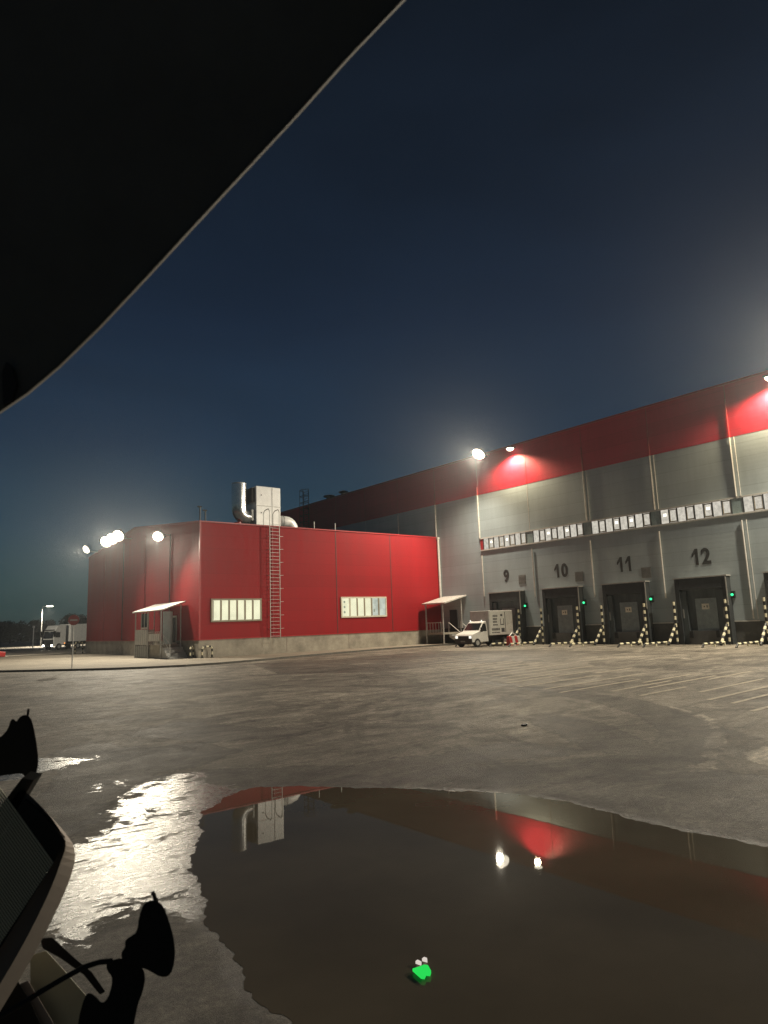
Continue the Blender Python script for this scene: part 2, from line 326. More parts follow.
    L.new(hgt, bp.inputs['Height']); L.new(bp.outputs[0], b.inputs['Normal'])
    return m
me.materials.append(ground_mat())
# puddle: sheet of muddy water with a fretted shoreline
def fret(poly, step, amp, seed):
    rnd = random.Random(seed); out = []; n = len(poly); ph = [rnd.uniform(0, 6.28) for _ in range(6)]
    s = 0
    for i in range(n):
        a, b = Vector(poly[i]), Vector(poly[(i+1) % n]); d = b-a; k = max(1, int(d.length/step)); nn = Vector((d.y, -d.x)).normalized()
        for j in range(k):
            s += step; p = a + d*j/k
            o = sum(math.sin(s*f + ph[q])*w for q, (f, w) in enumerate(((1.9,.5),(4.3,.3),(9.1,.25),(17,.15),(31,.12),(53,.08))))
            out.append(p + nn*o*amp)
    return out
mw = bpy.data.meshes.new('puddle'); pp = fret(PUD, .03, .08, 3)
mw.from_pydata([(p.x, p.y, .0) for p in pp], [], [tuple(range(len(pp)))])
puddle = bpy.data.objects.new('puddle', mw); C.objects.link(puddle); tag(puddle, kind='structure'); puddle.location.z = .0015
bmw = bmesh.new(); bmw.from_mesh(mw); bmesh.ops.recalc_face_normals(bmw, faces=bmw.faces)
if sum(f.normal.z for f in bmw.faces) < 0: bmesh.ops.reverse_faces(bmw, faces=bmw.faces)
bmw.to_mesh(mw); bmw.free()
mwm, nt, b = newmat('muddy_water'); N = nt.nodes; L = nt.links
b.inputs['Roughness'].default_value = .015; b.inputs['IOR'].default_value = 1.33; b.inputs['Specular IOR Level'].default_value = .34
tc = N.new('ShaderNodeTexCoord'); n = N.new('ShaderNodeTexNoise'); n.inputs['Scale'].default_value = .7; n.inputs['Detail'].default_value = 4; L.new(tc.outputs['Object'], n.inputs['Vector'])
cr = N.new('ShaderNodeMapRange'); cr.inputs['From Min'].default_value = .3; cr.inputs['From Max'].default_value = .7; cr.inputs['To Min'].default_value = .85; cr.inputs['To Max'].default_value = 1.15
L.new(n.outputs['Fac'], cr.inputs['Value']); sc = N.new('ShaderNodeVectorMath'); sc.operation = 'SCALE'; sc.inputs[0].default_value = (.115, .095, .066); L.new(cr.outputs[0], sc.inputs['Scale']); L.new(sc.outputs[0], b.inputs['Base Color'])
n2 = N.new('ShaderNodeTexNoise'); n2.inputs['Scale'].default_value = 3.5; n2.inputs['Detail'].default_value = 2; L.new(tc.outputs['Object'], n2.inputs['Vector'])
bp = N.new('ShaderNodeBump'); bp.inputs['Strength'].default_value = .03; bp.inputs['Distance'].default_value = .004; L.new(n2.outputs['Fac'], bp.inputs['Height']); L.new(bp.outputs[0], b.inputs['Normal'])
mw.materials.append(mwm)

# painted lane lines leading to the docks
mk = MB(); M['paint'] = mat('worn_paint', (.42, .36, .27), .7, var=.4, scale=5)
for y, x0, x1 in [(22.86,22.4,28.5),(21.9,22.2,27.5),(21.0,22.1,28.4),(20.1,21.8,25.5),(19.23,21.4,27.9),(18.4,20.7,24.2),(17.74,19.9,25.4),(17.07,24.9,27.6),(16.5,19.3,24.3),(15.3,19.2,25.5),(14.26,18.7,23.5),(13.6,22.6,26.0),
                  (13.1,19.9,23.6),(12.6,21.2,25.9),(11.75,19.3,22.1),(12.2,24.5,28.1),(10.75,21.0,25.6),(9.72,19.4,25.0),(8.9,19.0,24.5),(7.9,17.9,20.7),(24.0,23.1,28.5),(25.0,23.6,28.9),(27.0,24.6,29.2),(28.1,25.0,29.5),(30.1,26.1,30.8),(31.2,26.9,31.4),
                  (6.9,20.0,25.5),(5.9,19.5,25.0),(3.8,20,26),(2.8,20,26)]:
    z = [gz(x, y)+.008 for x in (x0, x1)]
    mk.add([(x0, y-.075, z[0]), (x1, y-.075, z[1]), (x1, y+.075, z[1]), (x0, y+.075, z[0])], [(0,1,2,3)], M['paint'])
tag(mk.build('lane_markings'), kind='structure')
# pavement with kerb
KERB = [(47.6,47.0),(42.9,46.9),(37.4,46.6),(32,45.2),(27,43.7),(23,42.4),(19.7,41.6),(17.4,41.7),(15.5,42.5),(13.5,44.0),(12,45.8),(8.6,50.4),(-2,65),(-20,89)]
PAVE = KERB + [(22.0,89.5),(22.0,50.2),(47.6,50.2)]
M['paving'] = mat('paving', (.30, .265, .21), .85, var=.22, scale=.6, bump=.3, bscale=20)
M['kerb'] = mat('kerb_stone', (.10, .095, .085), .9, var=.3)
pv = MB(); pv.prism([(x, y, .2) for x, y in PAVE], (0,0,.195), M['paving']); tag(pv.build('pavement'), kind='structure')
kb = MB()
for i in range(len(KERB)-1):
    a, b_ = Vector((*KERB[i], 0)), Vector((*KERB[i+1], 0)); d = (b_-a).normalized(); nn = Vector((d.y, -d.x, 0))
    if nn.y > 0: nn = -nn
    a2, b2 = a - d*.02, b_ + d*.02
    kb.prism([a2+Vector((0,0,.1)), b2+Vector((0,0,.1)), b2+nn*.15+Vector((0,0,.1)), a2+nn*.15+Vector((0,0,.1))], (0,0,.305+.001*(i % 2)), M['kerb'])
tag(kb.build('kerb'), kind='structure')

# ------------------------------------------------------------------ warehouse
a = 47.79; ZR, ZS, ZT, ZB, ZP = 18.37, 14.43, 10.11, 9.08, 1.8
Y0, Y1 = -60.36, 152.36
GW = .26
wh = thing('warehouse', 'long grey warehouse with a red top band, ribbon window and numbered loading docks', 'warehouse', (a, 56.36, GW))
m = MB(); m.box(a, a+70, Y0, Y1, ZP, ZS, M['grey']); wall = m.build('wall', wh)
m = MB(); m.box(a-.012, a+70.012, Y0-.012, Y1+.012, ZS, ZR-.14, M['redband']); m.build('red_band', wh)
m = MB(); m.box(a-.07, a+70.07, Y0-.07, Y1+.07, ZR-.14, ZR, M['redtrim']); m.build('roof_edge', wh)
m = MB(); m.box(a+.03, a+69.97, Y0+.03, Y1-.03, .1, ZP, M['plinth']); pl = m.build('plinth', wh)
for n in range(-1, 7):   # light drip ledge over the plinth between the docks
    m = MB(); m.box(a-.05, a-.002, 56.36-6*n-9.4-3.1, 56.36-6*n-9.4-.3, ZP-.03, ZP+.05, M['trim']); m.build('drip_ledge', wh)
for n in range(-14, 19):      # joints over each column
    y = 56.36-6*n
    if not -50 < y < 140: continue
    m = MB(); m.box(a-.016, a-.004, y-.03, y+.03, ZS-4.2, ZS-.01, M['trim']); m.box(a-.028, a-.013, y-.03, y+.03, ZS+.01, ZR-.16, M['redtrim']); m.build('seam_strip', wh)
def pipe(y, z0, z1, double=True):
    m = MB(); m.tube([(a-.10, y, z0), (a-.10, y, min(z1, ZS-.02))], .055, M['trim'], 8)
    if z1 > ZS: m.tube([(a-.10, y, ZS+.01), (a-.10, y, z1)], .055, M['redtrim'], 8)
    if double: m.tube([(a-.10, y-.30, z0), (a-.10, y-.30, min(z1, ZS-.02))], .03, M['trim'], 6)
    m.build('downpipe', wh)
for n, (zl, zh) in {2: (ZT+.12, 15.2), 4: (ZT+.12, 16.4), 5: (ZT+.12, 16.4), 6: (ZT+.12, 17.2), 7: (ZT+.12, 17.2), 1: (6, 15.6), 0: (6, 14.2)}.items(): pipe(56.36-6*n, zl, zh, n in (4, 5, 6))
for n, zl in {2: 4.7, 3: 4.3, 4: 4.0, 5: 3.6, 6: 1.95, 7: 1.95}.items(): pipe(56.36-6*n-.15, zl, ZB-.5, n == 6)
m = MB(); m.tube([(a-.12, 50.12, 4.9), (a-.12, 50.12, 10.9)], .11, M['white'], 10); m.tube([(a-.12, 50.12, 10.8), (a-.12, 50.12, 11.0)], .16, M['white'], 10); m.build('downpipe', wh)
# ribbon window, one strip per bay
def ribbon(y_hi, w=6.0, first=False):
    m = MB(); yl = y_hi-w
    m.box(a-.10, a-.005, yl, y_hi, ZT, ZT+.12, M['trim']); m.box(a-.10, a-.005, yl, y_hi, ZB-.10, ZB, M['trim'])
    e0 = .35 if first else .30
    ys_ = np.linspace(y_hi-e0-.08, yl+.42, 9)
    for k, y in enumerate(ys_): m.box(a-.085, a-.01, y-.03, y+.03, ZB, ZT, M['shelter'])
    for k in range(8):
        if k % 2 == 1:    # opening sashes have a dark inner frame
            y1, y2 = ys_[k]-.05, ys_[k+1]+.05
            for (p, q, r_, s_) in ((y1-.05, y1, ZB+.03, ZT-.03), (y2, y2+.05, ZB+.03, ZT-.03)): m.box(a-.07, a-.02, p, q, r_, s_, M['winframe'])
            m.box(a-.07, a-.02, y2+.051, y1-.051, ZT-.10, ZT-.03, M['winframe']); m.box(a-.07, a-.02, y2+.051, y1-.051, ZB+.03, ZB+.12, M['winframe'])
    fr = m.build('ribbon_window', wh)
    m = MB(); m.box(a-.03, a-.008, ys_[-1], ys_[0], ZB+.002, ZT-.002, M['hall']); sub(m.build('glazing', wh), fr)
    m = MB(); m.box(a-.05, a-.008, y_hi-e0-.05, y_hi-.004, ZB+.002, ZT-.002, M['greenglass'] if not first else M['redtrim']); sub(m.build('dark_pane', wh), fr)
    m = MB(); m.box(a-.05, a-.008, yl+.004, ys_[-1]-.031, ZB+.002, ZT-.002, M['greenglass']); sub(m.build('dark_pane', wh), fr)
    rr = random.Random(int(y_hi*10)+5)
    for k in rr.sample(range(8), 2):
        y = (ys_[k]+ys_[k+1])/2; m = MB(); m.box(a-.045, a-.031, y-.13, y+.13, ZT-.5, ZT-.28, M['halltube']); sub(m.build('indoor_lamp', wh), fr)
for k in range(2, 12): ribbon(56.36-6*k, first=(k == 2))
# vent patches
for y, z in ((40.2, 5.9), (28.2, 5.55), (34.2, 5.7)):
    m = MB(); m.box(a-.03, a-.003, y-1.0, y-.2, z-.35, z+.45, M['patch'])
    for q in range(6): m.box(a-.045, a-.03, y-.97, y-.23, z-.3+q*.12, z-.26+q*.12, M['patch'])
    m.build('wall_vent', wh)
# dock numbers
def digit(ch, h, width, loc):
    """one painted numeral; loc is its bottom centre on the wall; the reader's right is -Y"""
    if ch == '1':
        m = MB(); P_ = [(.02,.66),(.42,1),(.72,1),(.72,0),(.42,0),(.42,.70),(.02,.48)]
        tri = [(-.5+x_, z_) for x_, z_ in P_]
        m.prism([(loc[0]-.006, loc[1]-u_*width, loc[2]+z_*h) for u_, z_ in tri], (-.012, 0, 0), M['number']); return m.build('dock_number', wh)
    cu = bpy.data.curves.new('dock_number', 'FONT'); cu.body = ch; cu.size = 1; cu.extrude = .01; cu.offset = .035
    to = bpy.data.objects.new('tmp', cu); C.objects.link(to); bpy.context.view_layer.update()
    me = bpy.data.meshes.new_from_object(to.evaluated_get(bpy.context.evaluated_depsgraph_get())); bpy.data.objects.remove(to)
    co = np.array([v.co for v in me.vertices]); lo, hi = co.min(0), co.max(0)
    for v in me.vertices:
        u = (v.co.x-(lo[0]+hi[0])/2)/(hi[0]-lo[0])*width; w = (v.co.y-lo[1])/(hi[1]-lo[1])*h
        v.co = Vector((loc[0]-v.co.z-.012, loc[1]-u, loc[2]+w))
    me.materials.clear(); me.materials.append(M['number'])
    o = bpy.data.objects.new('dock_number', me); C.objects.link(o); o.parent = wh; o.matrix_parent_inverse = Matrix.Translation(-wh.location); return o
for txt, y in (('9', 41.42), ('10', 35.37), ('11', 29.33), ('12', 23.3), ('13', 17.3)):
    for k_, ch in enumerate(txt): digit(ch, 1.16, .66, (a, y + (.36 if k_ == 0 else -.36)*(len(txt) == 2), 5.82))
# docks
DX = a-.62
def dock(yc, idx):
    yl, yr = yc+1.85, yc-1.85       # left, right as seen from the yard
    g = .24
    m = MB(); m.box(DX, a-.003, yl-.32, yl, g, 4.88, M['shelter']); m.box(DX, a-.003, yr, yr+.32, g, 4.88, M['shelter'])
    m.box(DX+.002, a-.003, yr+.321, yl-.321, 4.1, 4.878, M['shelter']); fr = m.build('dock_shelter', wh, bevel=.02)
    m = MB(); m.box(DX-.05, a-.003, yr-.06, yl+.06, 4.885, 4.97, M['hood']); m.box(DX-.045, DX-.004, yr-.01, yr+.06, 2.9, 4.884, M['hood']); sub(m.build('hood', wh), fr)
    m = MB(); m.box(a-.30, a-.26, yr+.322, yl-.322, g, 4.098, M['curtain'])
    for s_ in (yl-.33, yr+.73): m.box(a-.50, a-.31, s_-.40, s_, g, 4.0, M['curtain'])
    sub(m.build('curtain', wh), fr)
    m = MB(); m.box(a-.258-.07, a-.305, yr+.95, yl-1.25, g+.25, 3.45, M['doorpanel']); sub(m.build('door_panel', wh), fr)
    m = MB(); m.box(a-.36, a-.33, yc-.38, yc+.14, 2.68, 3.08, M['sign'])
    m.box(a-.366, a-.361, yc-.27, yc-.20, 2.80, 2.96, M['number']); m.box(a-.366, a-.361, yc-.08, yc+.0, 2.84, 2.92, M['number']); sub(m.build('placard', wh), fr)
    m = MB(); m.box(a-.60, a-.32, yr+.733, yl-.733, g, 1.22, M['plinth']); m.box(a-.66, a-.602, yr+.80, yr+1.05, .75, 1.2, M['rubber']); m.box(a-.66, a-.602, yl-1.05, yl-.80, .75, 1.2, M['rubber']); sub(m.build('leveller', wh), fr)
    for s_ in (yl-.42, yr+.42): m = MB(); m.box(a-.54, a-.502, s_-.05, s_+.05, 2.1, 2.75, M['patch']); sub(m.build('guide_lamp', wh), fr)
DOCKS = [41.3, 35.2, 29.3, 23.33, 17.2, 11.2]
for i, y in enumerate(DOCKS): dock(y, i)
NUMS = ['9', '10', '11', '12', '13', '14']
# green signal lamps
for i, y in enumerate(DOCKS):
    yy = y-2.0+.05-.0
    o = thing('signal_light', f'small green signal lamp glowing right of dock door {NUMS[i]}' if i < 4 else 'small green signal lamp beyond the right edge', 'signal light', (a, yy, 3.4), 'green signal lamps beside the docks')
    if i >= 5: bpy.data.objects.remove(o); continue
    m = MB(); m.box(a-.16, a-.004, yy-.16, yy+.16, 3.36, 3.84, M['black']); m.build('housing', o, bevel=.02)
    m = MB(); m.tube([(a-.165, yy, 3.6), (a-.22, yy, 3.6)], .085, M['greenlamp'], 12); m.build('lens', o)
# striped wheel guides (low) and striped guard posts
def stripes(m, pts, r, st, mats=None):
    pts = [Vector(p) for p in pts]; mats = mats or (M['black'], M['whitestripe']); k = 0
    for i in range(len(pts)-1):
        d = pts[i+1]-pts[i]; n = max(1, round(d.length/st))
        for j in range(n):
            m.tube([pts[i]+d*j/n, pts[i]+d*(j+1)/n], r, mats[k % 2], 8); k += 1
POSTG = 'striped guard posts at the dock doors'; RAILG = 'low striped wheel guides in front of the docks'
def guard(y, label):
    o = thing('guard_post', label, 'guard post', (a-.84, y, GW), POSTG)
    m = MB(); stripes(m, [(a-.84, y, .24), (a-.84, y, 3.3)], .08, .26); m.build('post', o)
    m = MB(); stripes(m, [(a-2.1, y, .32), (a-.96, y, 1.62)], .09, .26); m.build('brace', o)
def rail(y, label):
    o = thing('wheel_guide', label, 'wheel guide', (a-3, y, GW), RAILG)
    m = MB(); stripes(m, [(a-4.95, y, .28), (a-4.7, y, .5), (a-2.4, y, .5), (a-1.9, y, .5)], .07, .36)
    m.build('rail', o); m = MB(); m.tube([(a-3.3, y, .24), (a-3.3, y, .45)], .06, M['whitestripe']); m.tube([(a-1.9, y, .24), (a-1.9, y, .45)], .06, M['whitestripe']); m.build('leg', o)
for i, y in enumerate(DOCKS[:5]):
    n_ = NUMS[i]
    lr = (('left', y+1.92), ('right', y-1.72))
    for side, yy in lr:
        if i == 4 and side == 'right': continue
        nm = f'dock door {n_}' if i < 4 else 'the door past dock 12'
        guard(yy, f'striped post with slanting brace at the {side} edge of {nm}')
        rail(yy + (-.15 if side == 'right' else .25), f'low striped wheel rail on the ground {side} of {nm}')

# ------------------------------------------------------------------ red annex
b = 50.27; c = 22.06; ZF, ZE = 1.75, 10.94
rb = thing('red_building', 'lower red clad building with two lit windows and a concrete plinth', 'building', (c, b, .28))
RY = b+30.0
m = MB()
gable = [(c, b, ZF), (c, b, ZE), (c, b+15, ZE+1.45), (c, RY, ZE), (c, RY, ZF)]
m.prism(gable, (a-c-.03, 0, 0), M['red']); wall = m.build('wall', rb)
m = MB(); m.box(c-.04, a-.04, b-.04, RY, .1, ZF-.03, M['concrete']); m.build('plinth', rb)
m = MB()
for x in (29.8, 36.2): m.box(x-.012, x+.012, b-.047, b-.041, .45, ZF-.04, M['darktrim'])
m.box(c-.05, a-.05, b-.09, b-.003, ZF-.029, ZF+.03, M['redtrim']); m.box(c-.09, c-.003, b+.001, RY, ZF-.029, ZF+.03, M['redtrim']); m.build('sill_flashing', rb)
m = MB(); m.box(c-.06, a-.05, b-.07, b+.35, ZE+.002, ZE+.10, M['redtrim'])
for y0_, y1_, z0_, z1_ in ((b+.351, b+15, ZE+.03, ZE+1.45), (b+15.001, RY+.1, ZE+1.45, ZE)):
    m.prism([(c-.07, y0_, z0_+.003), (c-.07, y1_, z1_+.003), (c-.07, y1_, z1_+.11), (c-.07, y0_, z0_+.11)], (.4, 0, 0), M['redtrim'])
m.build('coping', rb)
m = MB(); m.prism([(c+.35, b+.36, ZE+.045), (c+.35, b+15, ZE+1.46), (c+.35, RY-.05, ZE+.01), (c+.35, RY-.05, ZE+.04), (c+.35, b+15, ZE+1.49), (c+.35, b+.36, ZE+.075)], (a-c-.45, 0, 0), M['roof']); m.build('roof', rb)
for x in (28.7-.15, 35.05, 41.4):
    m = MB(); m.box(x-.035, x+.035, b-.02, b-.003, ZF+.035, ZE-.005, M['darktrim'] if x > 29 else M['redtrim']); m.build('seam_strip', rb)
for k, y in enumerate((56.27, 62.27, 68.27, 74.27)):
    zt = ZE + 1.45*min((y-b)/15, (RY-y)/15)
    m = MB(); m.tube([(c-.07, y-.1, 3.9 if y < 60 else ZF+.05), (c-.07, y-.1, zt-.8)], .05, M['darktrim'] if k % 2 == 0 else M['redtrim'], 6); m.build('downpipe', rb)
m = MB(); m.box(c-.03, c+.10, b-.03, b+.10, ZF+.04, ZE, M['redtrim']); m.build('corner_trim', rb)
def fwin(x0, x1, z0, z1, fm, kind):
    m = MB(); t_ = .13
    m.box(x0, x1, b-.09, b-.003, z1-t_, z1, fm); m.box(x0, x1, b-.09, b-.003, z0, z0+t_, fm)
    m.box(x0, x0+t_, b-.088, b-.003, z0+t_+.001, z1-t_-.001, fm); m.box(x1-t_, x1, b-.088, b-.003, z0+t_+.001, z1-t_-.001, fm)
    n = 6; xs_ = [x0+t_+(x1-x0-2*t_)*k/n for k in range(n+1)]
    for k in range(1, n): m.box(xs_[k]-.05, xs_[k]+.05, b-.075, b-.02, z0+t_+.001, z1-t_-.001, M['winframe'] if kind == 0 or k > 1 else M['winframe_l'])
    for k in range(n):
        if kind == 0 or 1 <= k: m.box(xs_[k]+.051, xs_[k]+.10, b-.06, b-.02, z0+t_+.03, z1-t_-.03, M['winframe']); 
    fr = m.build('window', rb)
    m = MB()
    for k in range(n): m.box(xs_[k]+.001, xs_[k+1]-.001, b-.018, b-.004, z0+t_+.002, z1-t_-.002, M['pane'] if (kind == 0 or k < 4) else M['pane_cool'])
    sub(m.build('pane', rb), fr)
    if kind == 1:
        m = MB()
        for q in range(3): m.tube([(x0+t_+.28, b-.024, z0+.5+q*.45), (x0+t_+.28, b-.019, z0+.5+q*.45)], .11, M['greenglass'], 6)
        m.box(xs_[4]+.25, xs_[4]+.42, b-.026, b-.019, z0+.45, z0+.75, M['greenglass']); sub(m.build('window_decoration', rb), fr)
fwin(23.0, 27.45, 3.08, 4.9, M['winframe'], 0); fwin(35.42, 40.68, 3.14, 5.0, M['winframe_l'], 1)
# ladder (fixed to the facade: a part)
m = MB(); lx0, lx1 = 28.12, 29.05
for x in (lx0, lx1):
    m.tube([(x, b-.30, 1.65), (x, b-.30, 12.2), (x, b-.1, 12.45), (x, b+.5, 12.4), (x, b+.75, 12.2), (x, b+.75, 11.15)], .035, M['steel'], 6)
z = 1.8
while z < 11.2: m.tube([(lx0, b-.30, z), (lx1, b-.30, z)], .018, M['steel'], 6); z += .3
z = 2.4
while z < 11:
    m.tube([(lx1, b-.30, z), (lx1+.35, b-.30, z+.02)], .02, M['steel'], 6); m.tube([(lx1, b-.30, z), (lx1, b-.005, z)], .02, M['steel'], 6); m.tube([(lx0, b-.30, z), (lx0, b-.005, z)], .02, M['steel'], 6); z += 1.1
m.build('ladder', rb)
m = MB(); m.tube([(a-.28, b-.10, .5), (a-.28, b-.10, 2.5)], .05, M['trim'], 8); m.build('downpipe', rb)

# rooftop plant
def roofz(y): return ZE + 1.45*min((y-b)/15, (RY-y)/15) + .10
o = thing('air_handling_unit', 'big pale metal ventilation box on the red building roof behind the ladder', 'ventilation unit', (29.6, 53.9, roofz(53.8)))
m = MB(); m.box(28.5, 30.95, 53.0, 55.0, 11.5, 15.0, M['duct']); body = m.build('casing', o, bevel=.03)
m = MB()
m.box(28.48, 30.97, 52.97, 52.998, 13.2, 13.27, M['steel']); m.box(30.08, 30.13, 52.97, 52.998, 11.55, 13.199, M['steel']); m.box(30.08, 30.13, 52.97, 52.998, 13.271, 14.95, M['steel'])
m.tube([(29.0, 52.985, 14.2), (29.0, 52.95, 14.2)], .05, M['black']); m.tube([(29.0, 52.985, 12.6), (29.0, 52.95, 12.6)], .05, M['black']); m.build('panel_seam', o)
m = MB()
for x in (28.7, 30.75):
    for y in (53.2, 54.8): m.box(x-.08, x+.08, y-.08, y+.08, roofz(y)-.05, 11.49, M['steel'])
m.build('leg', o)
m = MB(); m.box(28.2, 28.497, 53.3, 54.6, 13.6, 14.85, M['black']); m.build('flange', o); m = MB(); m.box(28.2, 28.497, 53.3, 54.6, 11.9, 12.9, M['steel']); m.build('flange', o)
o = thing('exhaust_duct', 'upright round shiny duct with curved bottom left of the ventilation box', 'duct', (27.0, 53.9, roofz(53.8)))
m = MB(); pts = [(27.3, 53.95, 15.15)] + [(27.3, 53.95, 13.4)]
for k in range(1, 7): t = k/6*math.pi/2; pts.append((27.3+.7*(1-math.cos(t)), 53.95, 13.05-.8*math.sin(t)))
pts.append((28.18, 53.95, 12.25)); m.tube(pts, .66, M['foil'], 24, cap=False); m.build('pipe', o, smooth=True)
m = MB(); m.tube([(27.3, 53.95, 15.12), (27.3, 53.95, 15.25)], .64, M['steel'], 24, cap=False); m.tube([(27.3, 53.95, 15.0), (27.3, 53.95, 15.02)], .60, M['black'], 24); m.build('rim', o)
m = MB(); m.tube([(27.2, 53.95, roofz(53.9)-.05), (27.2, 53.95, 11.75)], .32, M['redtrim'], 12); m.build('foot', o)
o = thing('elbow_duct', 'low white curved duct right of the ventilation box on the red roof', 'duct', (32.2, 53.9, roofz(53.8)))
m = MB(); pts = [(31.0, 53.9, 12.1), (32.0, 53.9, 12.1)]
for k in range(1, 7): t = k/6*math.pi/2; pts.append((32.0+.75*math.sin(t), 53.9, 12.1-.75*(1-math.cos(t))))
pts[-1] = (32.75, 53.9, roofz(53.9)-.02)
m.tube(pts, .52, M['duct'], 20); m.build('pipe', o, smooth=True)
m = MB(); m.tube([(31.6, 53.9, 12.1), (31.66, 53.9, 12.1)], .55, M['steel'], 20); m.build('joint_ring', o)
def vent(x, y, h, lab, cap=True, r=.06, base=None):
    z0 = (roofz(y) if base is None else base)-.05
    o = thing('vent_pipe', lab, 'vent pipe', (x, y, z0), None); m = MB(); m.tube([(x, y, z0), (x, y, z0+h)], r, M['black'] if cap else M['trim'], 8); m.build('pipe', o)
    if cap: m = MB(); m.tube([(x-.22, y, z0+h+.02), (x+.12, y, z0+h+.02)], .07, M['black'], 8); m.build('cap', o)
vent(22.55, 51.4, 1.25, 'taller thin dark vent pipe on the left corner of the red roof'); vent(23.1, 51.6, 1.0, 'shorter thin dark vent pipe on the left corner of the red roof')
for x, l in ((33.3, 'left of two short pale stubs on the red roof edge'), (35.6, 'right of two short pale stubs on the red roof edge')):
    vent(x, 51.1, .75, l, cap=False, r=.05)
# warehouse roof items
o = thing('roof_ladder', 'dark caged ladder rising over the warehouse roof edge above the red roof', 'ladder', (a-.3, 74.6, 12.6))
m = MB()
for y in (74.0, 75.2): m.tube([(a-.35, y, 12.6), (a-.35, y, 20.2)], .05, M['black'], 6)
for k in range(25): m.tube([(a-.35, 74.0, 12.8+k*.3), (a-.35, 75.2, 12.8+k*.3)], .03, M['black'], 6)
m.build('ladder', o)
m = MB()
for k in range(9):
    z = 13.4+k*.85; m.tube([(a-.35, 73.9, z), (a-.8, 73.8, z), (a-1.1, 74.3, z), (a-1.1, 74.9, z), (a-.8, 75.4, z), (a-.35, 75.3, z)], .04, M['black'], 6)
for y in (74.2, 75.0): m.tube([(a-1.1, y, 13.4), (a-1.1, y, 20.2)], .03, M['black'], 6)
m.build('cage', o)
for y, w, l in ((71.0, .75, 'left dark squat cowl on the warehouse roof edge'), (67.9, .6, 'right dark squat cowl on the warehouse roof edge')):
    o = thing('roof_cowl', l, 'roof cowl', (a+.9, y, ZR), None)
    m = MB(); m.tube([(a+.9, y, ZR-.02), (a+.9, y, ZR+.45)], w*.5, M['black'], 12); m.build('stack', o)
    m = MB(); m.tube([(a+.9, y, ZR+.46), (a+.9, y, ZR+.6)], w, M['black'], 12); m.tube([(a+.9, y, ZR+.6), (a+.9, y, ZR+.75)], w, M['black'], 12, r1=.2); m.build('cap', o)

# ------------------------------------------------------------------ porches
P1 = 'steel porch'
GP = .395
o = thing('entrance_porch', 'steel porch with sloping white canopy and sheeted sides left of the lit windows', 'porch', (20.9, 57.3, GP))
m = MB(); m.prism([(c-.11, 60.9, 4.75), (c-.11, 54.1, 4.75), (c-2.05, 54.1, 4.12), (c-2.05, 60.9, 4.12)], (0, 0, .10), M['white']); m.build('canopy', o)
for (x, y, z) in ((20.15, 54.6, 4.1), (20.15, 57.4, 4.1), (20.15, 60.4, 4.1), (21.75, 60.4, 4.6), (21.75, 54.6, 4.6)):
    m = MB(); m.tube([(x, y, GP), (x, y, z)], .055, M['steel'], 8); m.build('post', o)
m = MB(); m.box(20.3, c-.15, 54.75, 60.2, GP, 1.45, M['concrete'])
m.build('platform', o)
m = MB()
for k in range(5): m.box(20.32, c-.15, 54.749-.3*(k+1), 54.75-.3*k-.002, GP, 1.24-.2*k, M['steel'])
m.build('steps', o)
m = MB(); m.box(20.12, 20.16, 57.5, 60.3, 1.46, 2.7, M['white']); m.box(20.14, 21.7, 60.41, 60.45, GP, 2.7, M['white'])
for y in np.arange(57.6, 60.3, .45): m.box(20.09, 20.119, y-.03, y+.03, .5, 2.7, M['steel'])
m.box(20.10, 20.119, 57.5, 60.3, .45, 1.4, M['patch']); m.build('side_sheet', o)
m = MB(); m.box(20.13, 20.17, 57.55, 58.9, 2.9, 4.0, M['glass_dark'])
for y in (57.5, 58.2, 58.95): m.box(20.10, 20.20, y-.04, y+.04, 2.72, 4.08, M['trim'])
m.box(20.10, 20.20, 57.55, 58.9, 2.75, 2.88, M['trim']); m.build('side_window', o)
m = MB(); m.box(20.11, 20.14, 54.75, 57.3, 1.75, 2.35, M['white']); m.box(20.11, 20.14, 54.75, 57.3, 2.45, 2.5, M['trim'])
for y in np.arange(54.8, 57.3, .4): m.box(20.085, 20.109, y-.02, y+.02, 1.45, 2.5, M['trim'])
m.build('front_railing', o)
m = MB(); m.box(20.3, 21.1, 54.62, 54.65, 1.5, 4.05, M['greenglass'])
m.build('glazing', o)
m = MB(); m.box(c-.10, c-.05-.003, 56.0, 57.2, 1.46, 3.75, M['trim']); m.box(c-.13, c-.101, 56.15, 57.05, 1.6, 3.6, M['shelter']); m.build('door', o)
m = MB()
for y in (54.6, 53.25): m.tube([(20.35, y, GP if y < 54 else 1.4), (20.35, y, 2.3 if y > 54 else 1.5)], .03, M['steel'], 6)
m.tube([(20.35, 54.6, 2.3), (20.35, 53.25, 1.5)], .03, M['steel'], 6); m.tube([(20.35, 54.6, 1.85), (20.35, 53.25, 1.0)], .025, M['steel'], 6)
m.build('handrail', o)
o.location.y -= 1.5

